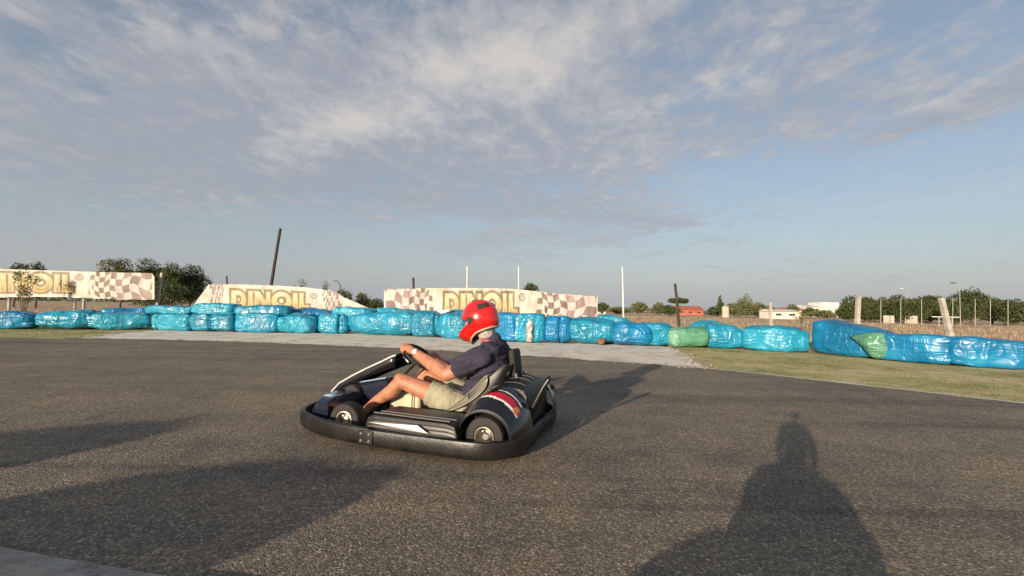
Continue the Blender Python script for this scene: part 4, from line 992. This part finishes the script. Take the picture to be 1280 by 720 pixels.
    for i in range(len(prof)):
        tn = pr[min(i+1, len(pr)-1), :2]-pr[max(i-1, 0), :2]; tn /= np.linalg.norm(tn); nrm = np.array([tn[1], -tn[0]])
        if nrm[1] < 0 and i < 6: nrm = -nrm
        if nrm[0] < 0 and i >= 6: nrm = -nrm
        row = []
        for k in range(-10, 11):
            s = k/10; a = abs(s); y = math.copysign(math.sin(min(a*1.25, 1)*math.pi/2)*pr[i, 3], s); d = pr[i, 2]*max(0, (a-.35)/.65)**1.6
            row.append((pr[i, 0]+nrm[0]*d, y*(1+.12*max(0, a-.6)), pr[i, 1]+nrm[1]*d))
        P.append(row)
    m.grid(P); st = m.build('seat', [M['silver'], M['pod']], root); ss = st.modifiers.new('b', 'SUBSURF'); ss.levels = 1; ss.render_levels = 2
    md = st.modifiers.new('s', 'SOLIDIFY'); md.thickness = .014; md.offset = -1; md.material_offset = 1; 
    bm = bmesh.new(); bm.from_mesh(st.data); bmesh.ops.reverse_faces(bm, faces=bm.faces) if SEATFLIP else None; bm.to_mesh(st.data); bm.free()
    for s in (1, -1):
        m = MB(); P = []; lf_ = [(.56, .165, .0), (.46, .205, .022), (.36, .268, .045), (.26, .352, .066), (.19, .425, .074), (.15, .468, .060), (.135, .492, .02)]
        for (x, z, w_) in lf_:
            w_ *= 1.1; P.append([(x-.55*w_*k/4*.8-.0, s*(.235-.030*math.sin(k/4*3.14)+.012*k/4), z-w_*(k/4-.35)+.010*math.sin(k/4*3.14)) for k in range(5)])
        m.grid(P); wg = m.build('side_wing', M['silver'], st); q = wg.modifiers.new('b', 'SUBSURF'); q.levels = 1; q.render_levels = 2; q = wg.modifiers.new('s', 'SOLIDIFY'); q.thickness = .008
    for s in (1, -1): m = MB(); m.tube([(.20, s*.30, .07), (.19, s*.265, .28)], .008, 8); m.build('seat_stay', M['steel'], root)
    m = MB(); m.box((-.012, 0, .575), (.055, .17, .22), rot=Matrix.Rotation(.12, 3, 'Y'), bev=.028); m.build('back_pad', M['rubber'], root)
    m = MB()
    for s in (1, -1): m.tube([(-.05, s*.10, .50), (-.10, s*.16, .36), (-.12, s*.2, .12)], .012, 8)
    m.build('back_brace', M['steel'], root)
    # engine cover with louvred top
    m = MB(); P = []
    for i in range(17):
        y = -.27+.57*i/16; a = abs(y-.015)/.285; z = .435+.035*(1-a**2); rib = .012 if i % 2 else 0
        P.append([(-.19, y, .12), (-.20, y, .28), (-.20, y, z-.06+rib*.5), (-.175, y, z-.02+rib), (-.08, y, z+rib), (.0, y, z-.01+rib), (.02, y, z-.06), (.02, y, .16)])
    m.grid(P); m.add(P[0], [tuple(range(8))]); m.add(P[-1], [tuple(range(8))[::-1]]); ec = m.build('engine_cover', M['pod'], root)
    for i, y in enumerate((-.20, -.09, .02, .13, .24)):
        m = MB(); z = .435+.035*(1-(abs(y-.015)/.285)**2)+.0125; m.tube([(-.18, y, z-.02), (-.13, y, z-.004), (-.08, y, z), (-.01, y, z-.006)], [.003, .006, .006, .003], 8, ratio=.45, ref=(0, 1, 0)); m.build('rib_trim', M['grey'], ec)
    # fenders
    for s in (1, -1):
        m = MB(); P = []; nu, nv = 96, 44
        for i in range(nu+1):
            a = R(14+168*i/nu); row = []
            for k in range(nv+1):
                v_ = k/nv; y = .618-.31*v_; bu = math.sin(v_*math.pi)*.018
                rx = (.180+.010*v_ if a < R(90) else .190+.045*v_**.9)+bu; rz = .168+.135*v_**.85+bu
                x = math.cos(a)*rx-.02*v_; z = .145+math.sin(a)*rz
                row.append((x, s*y, max(z, .13)))
            P.append(row)
        m.grid(P); o = m.build('fender', [M['gloss'], M['red'], M['decal'], M['grey']], root)
        mi = []
        for i in range(nu):
            for k in range(nv):
                v_ = (k+.5)/nv; u_ = (i+.5)/nu; c_ = 0
                if v_ < .05: c_ = 3
                cc = .46+.05*math.sin(u_*3.1)
                if .30 < u_ < .80:
                    w_ = .10*min(1, (u_-.30)/.22)
                    if abs(v_-cc) < w_: c_ = 1
                    elif cc-w_-.055 < v_ < cc-w_+.001: c_ = 2
                if .42 < u_ < .76 and cc+.17 < v_ < cc+.17+.06*min(1, (u_-.42)/.2): c_ = 2
                mi.append(c_)
        o.data.polygons.foreach_set('material_index', mi); md = o.modifiers.new('s', 'SOLIDIFY'); md.thickness = .006; md.offset = -1
        m = MB(); m.tube([(math.cos(R(14+168*i/30))*(.180+(.010 if i > 14 else 0)), s*.618, .145+math.sin(R(14+168*i/30))*.168) for i in range(31)], .006, 8); m.build('fender_lip', M['black'], o)
        m = MB(); m.lathe((-.190, s*.50, .315), (-.5, s*.8, .25), [(0, .022), (.012, .022), (.015, .015), (.008, .009), (.008, 0)], 20); m.build('filler_cap', M['brown_fill'], o)
    # rear hoop
    m = MB(); hp = [(-.17, .26, .13), (-.23, .26, .28), (-.315, .255, .45), (-.345, .245, .495), (-.345, .225, .505), (-.325, .205, .49), (-.24, .20, .28), (-.18, .20, .13)]; m.tube(hp, .017, 10); m.box((-.245, .23, .31), (.012, .05, .26), rot=Matrix.Rotation(-.43, 3, 'Y'))
    m.build('rear_hoop', M['black'], root)
    m = MB(); m.tube([(-.12, .2, .2), (-.17, .32, .16), (-.19, .42, .15)], .02, 12); m.tube([(-.15, .40, .12), (-.19, .54, .12)], .012, 8); m.build('exhaust_pipe', M['steel'], root)
    m = MB(); m.box((-.10, 0, .14), (.14, .44, .10), bev=.02); m.build('engine', M['black'], root)
    return root

# ------------------------------------------------------------------ THE DRIVER (same local frame)
def make_driver():
    root = empty('person'); m = MB()
    A3 = lambda *p: np.array(p, float)
    # torso
    def ell(pts, rx, ry, n=24):
        V = []; Fs = []
        for p, a, b in zip(pts, rx, ry):
            for k in range(n): q = 2*math.pi*k/n; V.append((p[0]+a*math.cos(q), p[1]+b*math.sin(q), p[2]))
        for i in range(len(pts)-1):
            for k in range(n): Fs.append((i*n+k, i*n+(k+1) % n, (i+1)*n+(k+1) % n, (i+1)*n+k))
        Fs += [tuple(range(n))[::-1], tuple((len(pts)-1)*n+k for k in range(n))]
        return V, Fs
    def torso(mm, g=0.):
        mm.add(*ell([A3(.29, 0, .12-g*0), A3(.275, 0, .18), A3(.26, 0, .26), A3(.235, 0, .36), A3(.205, 0, .47), A3(.185, 0, .57), A3(.185, 0, .64), A3(.19, 0, .69)],
                    [.10+g, .14+g, .155+g, .165+g, .15+g, .135+g, .105+g, .06+g], [.12+g, .165+g, .17+g, .18+g, .19+g, .20+g, .185+g, .09+g]))
    torso(m); m.chain([A3(.185, 0, .67), A3(.215, 0, .74), A3(.26, 0, .83)], [.085, .070, .066])
    # head (leaning forward), face
    hc = A3(.295, 0, .895); m.ball(hc, .105, 22, (1.02, .80, 1.12)); m.ball(hc+A3(.045, 0, -.07), .062, 18, (1, .9, 1.05))
    m.chain([hc+A3(.098, 0, .01), hc+A3(.125, 0, -.03)], [.010, .016]); m.ball(hc+A3(.113, 0, -.072), .014, 12, (.7, 1.6, .5)); m.ball(hc+A3(.098, 0, -.115), .022, 12)
    for s in (1, -1): m.ball(hc+A3(-.005, s*.086, -.01), .024, 12, (.7, .35, 1.2)); m.ball(hc+A3(.082, s*.034, .022), .018, 10, (.6, 1, .6))
    c = A3(.84, 0, .57); uu = A3(.79, 0, .61); yv = A3(0, 1, 0); nn = A3(-.61, 0, .79)
    for s in (1, -1):
        Y = A3(1, s, 1)
        sh, el_, wr = A3(.195, .195, .625)*Y, A3(.45, .275, .485)*Y, A3(.80, .165, .625)*Y
        if s < 0: el_, wr = A3(.45, -.29, .40), A3(.745, -.175, .515)
        m.chain([sh, (sh*.5+el_*.5), el_], [.070, .060, .054]); m.chain([el_, el_*.72+wr*.28, wr*.92+el_*.08, wr], [.055, .060, .037, .032])
        # hand on the ring
        th = R(42 if s > 0 else -12); g = c+.158*(math.cos(th)*yv*s+math.sin(th)*uu); tg = (-math.sin(th)*yv*s+math.cos(th)*uu); rad = math.cos(th)*yv*s+math.sin(th)*uu
        palm = wr*.35+(g+nn*.032-rad*.0)*.65
        m.chain([wr, palm, g+nn*.030-tg*.0], [.028, .036, .030]); m.chain([palm-tg*.022, palm+tg*.026], [.028, .026])
        for i, (ln, r_) in enumerate(((.92, .0105), (1., .0112), (.95, .0108), (.80, .0095))):
            o_ = tg*(.036-.0235*i); k0 = g+nn*.034+o_+rad*.012; k1 = g+nn*.020+rad*.034*ln+o_; k2 = g-nn*.012*ln+rad*.030*ln+o_; k3 = g-nn*.026*ln+rad*.006+o_
            m.chain([palm+o_*.8, k0, k1, k2, k3], [.014, r_*1.15, r_*1.05, r_*.98, r_*.88], 10)
        m.chain([palm-rad*.012+tg*.015, g+tg*.045-rad*.022+nn*.012, g+tg*.058-rad*.014-nn*.012], [.017, .0135, .0105], 10)
        hip, kn, an = A3(.30, .095, .185)*Y, A3(.90, .195, .395)*Y, A3(1.235, .20, .125)*Y
        m.chain([hip, hip*.5+kn*.5, kn*.93+hip*.07, kn], [.095, .082, .064, .060]); m.ball(kn+A3(.012, 0, .008), .056, 16)
        m.chain([kn, kn*.70+an*.30+A3(-.012, 0, -.012), kn*.35+an*.65, an], [.057, .060, .045, .036]); m.chain([an, an+A3(.06, 0, -.015)], [.036, .034]); m.ball(an+A3(.0, s*.028, .0), .018)
        m.chain([an+A3(-.02, 0, -.035), an+A3(.13, 0, -.01)], [.030, .028])
    body = fuse(m, 'body', M['skin'], root, .0062, 5)
    # shirt
    m = MB(); torso(m, .017)
    m.ball(A3(.30, 0, .32), .13, 24, (1, 1.2, .95))
    for s in (1, -1):
        Y = A3(1, s, 1); sh, el_ = A3(.195, .195, .625)*Y, (A3(.45, .275, .485) if s > 0 else A3(.45, -.29, .40))
        e2 = sh*.25+el_*.75; m.chain([A3(.19, s*.10, .655), sh, sh*.55+el_*.45], [.070, .088, .083]); m.tube([sh*.55+el_*.45, e2], [.083, .080], 24)
    m.chain([A3(.175, 0, .665), A3(.195, 0, .725)], [.105, .083]); m.chain([A3(.165, -.12, .655), A3(.165, .12, .655)], [.088, .088])
    def wr_(p):
        d = noise.noise(Vector((p.x*9+p.z*4, p.y*5, p.z*13)))*.010+noise.noise(Vector((p.x*20, p.y*14, p.z*26)))*.004
        f = noise.noise(Vector((p.x*6+p.z*16, p.y*3, 2.)))
        return d*1.25+max(0, .25-abs(f))*.05
    sh_ = fuse(m, 'tshirt', M['shirt'], root, .0085, 4, wr_, cut=lambda p: p.z < .175)
    # shorts
    m = MB(); m.add(*ell([A3(.29, 0, .10), A3(.285, 0, .17), A3(.27, 0, .25), A3(.26, 0, .29)], [.13, .168, .165, .155], [.15, .185, .19, .18]))
    for s in (1, -1):
        Y = A3(1, s, 1); hip, kn = A3(.30, .095, .185)*Y, A3(.90, .195, .395)*Y; a = hip; b = hip*.40+kn*.60
        m.chain([a, hip*.7+kn*.3], [.115, .112]); m.tube([hip*.7+kn*.3, b], [.112, .104], 28)
    def w2(p): return noise.noise(Vector((p.x*16+p.z*12, p.y*6, p.z*4)))*.016+noise.noise(Vector((p.x*40, p.y*12, p.z*14)))*.004
    fuse(m, 'shorts', M['shorts'], root, .0085, 3, w2)
    for s in (1, -1):
        m = MB(); Y = A3(1, s, 1); an = A3(1.235, .20, .125)*Y
        m.chain([an+A3(-.035, 0, -.045), an+A3(.04, 0, -.035), an+A3(.13, 0, .0), an+A3(.175, 0, .035)], [.040, .046, .042, .033]); m.chain([an+A3(.0, 0, -.01), an+A3(.02, 0, -.03)], [.045, .046])
        fuse(m, 'shoe', M['shoe'], root, .008, 3)
    # eyes
    for s in (1, -1):
        e = hc+A3(.0885, s*.034, .022); q = MB(); q.ball(e, .0125, 14); ey = q.build('eye', M['eye'], root); q = MB(); q.ball(e+A3(.0085, 0, -.001), .0062, 10); q.build('iris', M['pupil'], ey)
    # watch
    Y = A3(1, 1, 1); el_, wr = A3(.45, .275, .485), A3(.80, .165, .625); d = (wr-el_)/np.linalg.norm(wr-el_); wc = wr-d*.02
    q = MB(); q.lathe(wc-d*.011, d, [(0, .031), (0, .0345), (.022, .0345), (.022, .031)], 28); wt = q.build('watch', M['pole_dark'], root)
    od = A3(-.30, .85, .35); od = od-d*(od@d); od /= np.linalg.norm(od)
    q = MB(); q.lathe(wc+od*.030, od, [(0, .022), (.010, .022), (.013, .019), (.012, 0)], 24); q.build('watch_face', M['decal'], wt)
    # hair at the nape, neck scarf
    m = MB(); m.ball(hc+A3(-.035, 0, -.035), .098, 20, (.95, .86, 1.15)); m.ball(hc+A3(-.062, 0, -.115), .072, 16, (.95, 1.1, 1.0))
    fuse(m, 'hair', M['hair'], root, .008, 2, lambda p: noise.noise(Vector((p.x*60, p.y*60, p.z*18)))*.006)
    m = MB(); m.tube([A3(.205, 0, .742)+A3(math.cos(q)*.070, math.sin(q)*.074, math.cos(q)*.02) for q in np.linspace(0, 6.283, 24, endpoint=False)], .017, 10, closed=True)
    m.build('neck_scarf', M['scarf'], root)
    # helmet
    hl = empty('helmet'); hl.parent = root
    C = A3(.298, 0, .912); tilt = R(12)      # looking slightly down
    def rot(v): x, y, z = v; return A3(x*math.cos(tilt)+z*math.sin(tilt), y, -x*math.sin(tilt)+z*math.cos(tilt))
    def shell(azi, ele, extra=0.):
        ca, sa, ce, se = math.cos(azi), math.sin(azi), math.cos(ele), math.sin(ele)
        rx, ry, rz = .158, .134, .160
        k = 1/math.sqrt((ca*ce/rx)**2+(sa*ce/ry)**2+(se/rz)**2)
        front = max(0, ca); low = max(0, -se)
        k += .052*front**2.0*min(1, low*2.0)*(1.) + .030*front**6*max(0, 1-abs(se+.50)*3)
        k += .010*max(0, -ca)**2*max(0, -se)
        k -= .012*front**3*max(0, 1-abs(se-.0)*4)
        return C+rot(A3(ca*ce, sa*ce, se)*(k+extra))
    nu_, nv_ = 120, 84; V = []; Fs = []
    for i in range(nu_):
        azi = 2*math.pi*i/nu_-math.pi
        for j in range(nv_+1): V.append(shell(azi, -math.pi/2*.93+(math.pi*.93+.07)*j/nv_*.985))
    def keep(i, j):
        azi = abs(2*math.pi*(i+.5)/nu_-math.pi); ele = -math.pi/2*.93+(math.pi*.93+.07)*(j+.5)/nv_*.985
        if azi < R(66) and R(-24)+R(14)*(azi/R(66))**2 < ele < R(14)-R(12)*(azi/R(66))**3: return False      # eye port
        lim = R(-62)+ (R(30))*min(1, azi/R(150))**1.2                                                           # lower rim: low at chin, high at nape
        return ele > lim
    for i in range(nu_):
        for j in range(nv_):
            if keep(i, j): Fs.append((i*(nv_+1)+j, ((i+1) % nu_)*(nv_+1)+j, ((i+1) % nu_)*(nv_+1)+j+1, i*(nv_+1)+j+1))
    mm = MB(); mm.add(V, Fs); o = mm.build('shell', [M['helmet'], M['lining']], hl, auto=False)
    bm = bmesh.new(); bm.from_mesh(o.data); bmesh.ops.delete(bm, geom=[v_ for v_ in bm.verts if not v_.link_faces], context='VERTS'); bmesh.ops.recalc_face_normals(bm, faces=bm.faces); bm.to_mesh(o.data); bm.free()
    md = o.modifiers.new('s', 'SOLIDIFY'); md.thickness = .014; md.offset = -1; md.material_offset = 1; md.material_offset_rim = 0
    # rim trim along the lower edge, brow peak, vents
    def rim(azi): return shell(azi, R(-62)+R(30)*min(1, abs(azi)/R(150))**1.2, .0)
    mm = MB(); mm.tube([rim(a) for a in np.linspace(-math.pi, math.pi, 60, endpoint=False)], .0085, 8, closed=True); mm.build('pale_edge', M['helmet_trim'], hl)
    mm = MB(); P = [[shell(R(a), R(14)-R(12)*min(1, abs(a)/66)**3, e)+A3(f, 0, -f*.25) for (e, f) in ((.0, 0), (.010, .006), (.012, .014), (.002, .014), (-.006, .002))] for a in np.linspace(-64, 64, 30)]; mm.grid(P); mm.build('brow_peak', M['helmet'], hl, auto=False)
    for s in (1, -1):
        mm = MB(); P = [[shell(R(s*a), R(e), .004) for e in np.linspace(e0, e1, 6)] for a, e0, e1 in ((66, -16, 14), (72, -14, 12), (80, -9, 8), (88, -4, 3))]; mm.grid(P); w_ = mm.build('visor_hinge', M['lining'], hl); q = w_.modifiers.new('s', 'SOLIDIFY'); q.thickness = .006
        mm = MB(); P = [[shell(R(s*a), R(e), .005) for e in np.linspace(26+(a-100)*.1, 50-(a-100)*.1, 5)] for a in np.linspace(108, 152, 8)]; mm.grid(P); w_ = mm.build('rear_vent', M['lining'], hl); q = w_.modifiers.new('s', 'SOLIDIFY'); q.thickness = .008
        mm = MB(); mm.tube([shell(R(s*a), R(e), .002) for a, e in ((60, 20), (84, 30), (104, 26), (122, 10), (130, -12))], [.002, .0045, .005, .0045, .002], 8); mm.build('shell_ridge', M['helmet'], hl)
    mm = MB(); P = [[shell(R(a), R(e), .006) for e in np.linspace(74, 88, 4)] for a in np.linspace(-60, 60, 8)]; mm.grid(P); w_ = mm.build('top_vent', M['lining'], hl); q = w_.modifiers.new('s', 'SOLIDIFY'); q.thickness = .008
    mm = MB(); P = [[shell(R(a), R(e), .004) for e in np.linspace(-44, -36, 4)] for a in np.linspace(-16, 16, 6)]; mm.grid(P); w_ = mm.build('chin_vent', M['lining'], hl); q = w_.modifiers.new('s', 'SOLIDIFY'); q.thickness = .006
    return root

KX, KY, KYAW = .0277384, 3.58279, math.atan2(.32546608, -.94555372)
kart = make_kart(); kart.location = (KX, KY, 0); kart.rotation_euler = (0, 0, KYAW)
tag(kart, 'black go-kart with red and white fender stripes, driven by the person in the red helmet', 'go-kart', 'go-karts on the track')
drv = make_driver(); drv.location = (KX, KY, 0); drv.rotation_euler = (0, 0, KYAW)
tag(drv, 'person in red helmet, navy t-shirt and khaki shorts gripping the steering wheel', 'person')
# the filming driver in a second kart, whose shadow falls into the picture
YAW2 = 245; SC = .85; k2 = copy_tree(kart); d2 = copy_tree(drv); yaw2 = R(YAW2)
for o in (k2, d2):
    hx, hy = .30*SC*math.cos(yaw2), .30*SC*math.sin(yaw2)
    o.location = (-hx, -hy-.035, .006); o.rotation_euler = (0, 0, yaw2); o.scale = (SC,)*3
hm = [c for c in d2.children if c.name.startswith('helmet')][0]; hm.scale = (1.12, 1.14, 1.0); hm.location = (.298*-.12, 0, 0)
tag(k2, 'second black go-kart, below the viewpoint, known by its long shadow on the asphalt', 'go-kart', 'go-karts on the track')
tag(d2, 'filming person sitting in the second kart, seen as the helmeted shadow on the right', 'person')
m = MB(); m.box((0, -.040, -.004), (.060, .030, .046), bev=.006); m.tube([(0, -.040, -.025), (0, -.045, -.105)], .011, 10); o = m.build('action_camera', M['black']); o.location = (0, -.0, H-.006)
tag(o, 'small action camera on top of the filming helmet, a spike on the shadow', 'camera')
# two stacks of bales on the inside of the bend behind the viewpoint: their shadows cross the asphalt at lower left
def shadow_bale(tip, tail, t_, label, seed, D=.9):
    """tip/tail: ground points of the shadow's top edge; the bale stands t_ metres towards the sun"""
    s = np.array([-2.89, -4.62]); s /= np.linalg.norm(s); k = math.tan(EL)
    a = np.array(tip[:2])+s*t_; b = np.array(tail[:2]); al = (a-b)@s; al = max(al, 1.)
    # bring the tail end onto the same line across the sun direction
    b2 = b+s*((a-b)@s); ha = t_*k; hb = ((a-b)@s)*k
    o, inf = bale_mesh('plastic_bale', b2, a, hb, ha, D, 0, seed, M['blue'], boxy=.5); tag(o, label, 'bale', GB); return o
shadow_bale(ground(505, 602), ground(-60, 634), 5.6, 'tall blue bale behind the viewpoint, nearer the filming kart', 51)
shadow_bale(ground(235, 541), ground(-140, 556), 6.9, 'tall blue bale behind the viewpoint, farther along the inner kerb', 52)
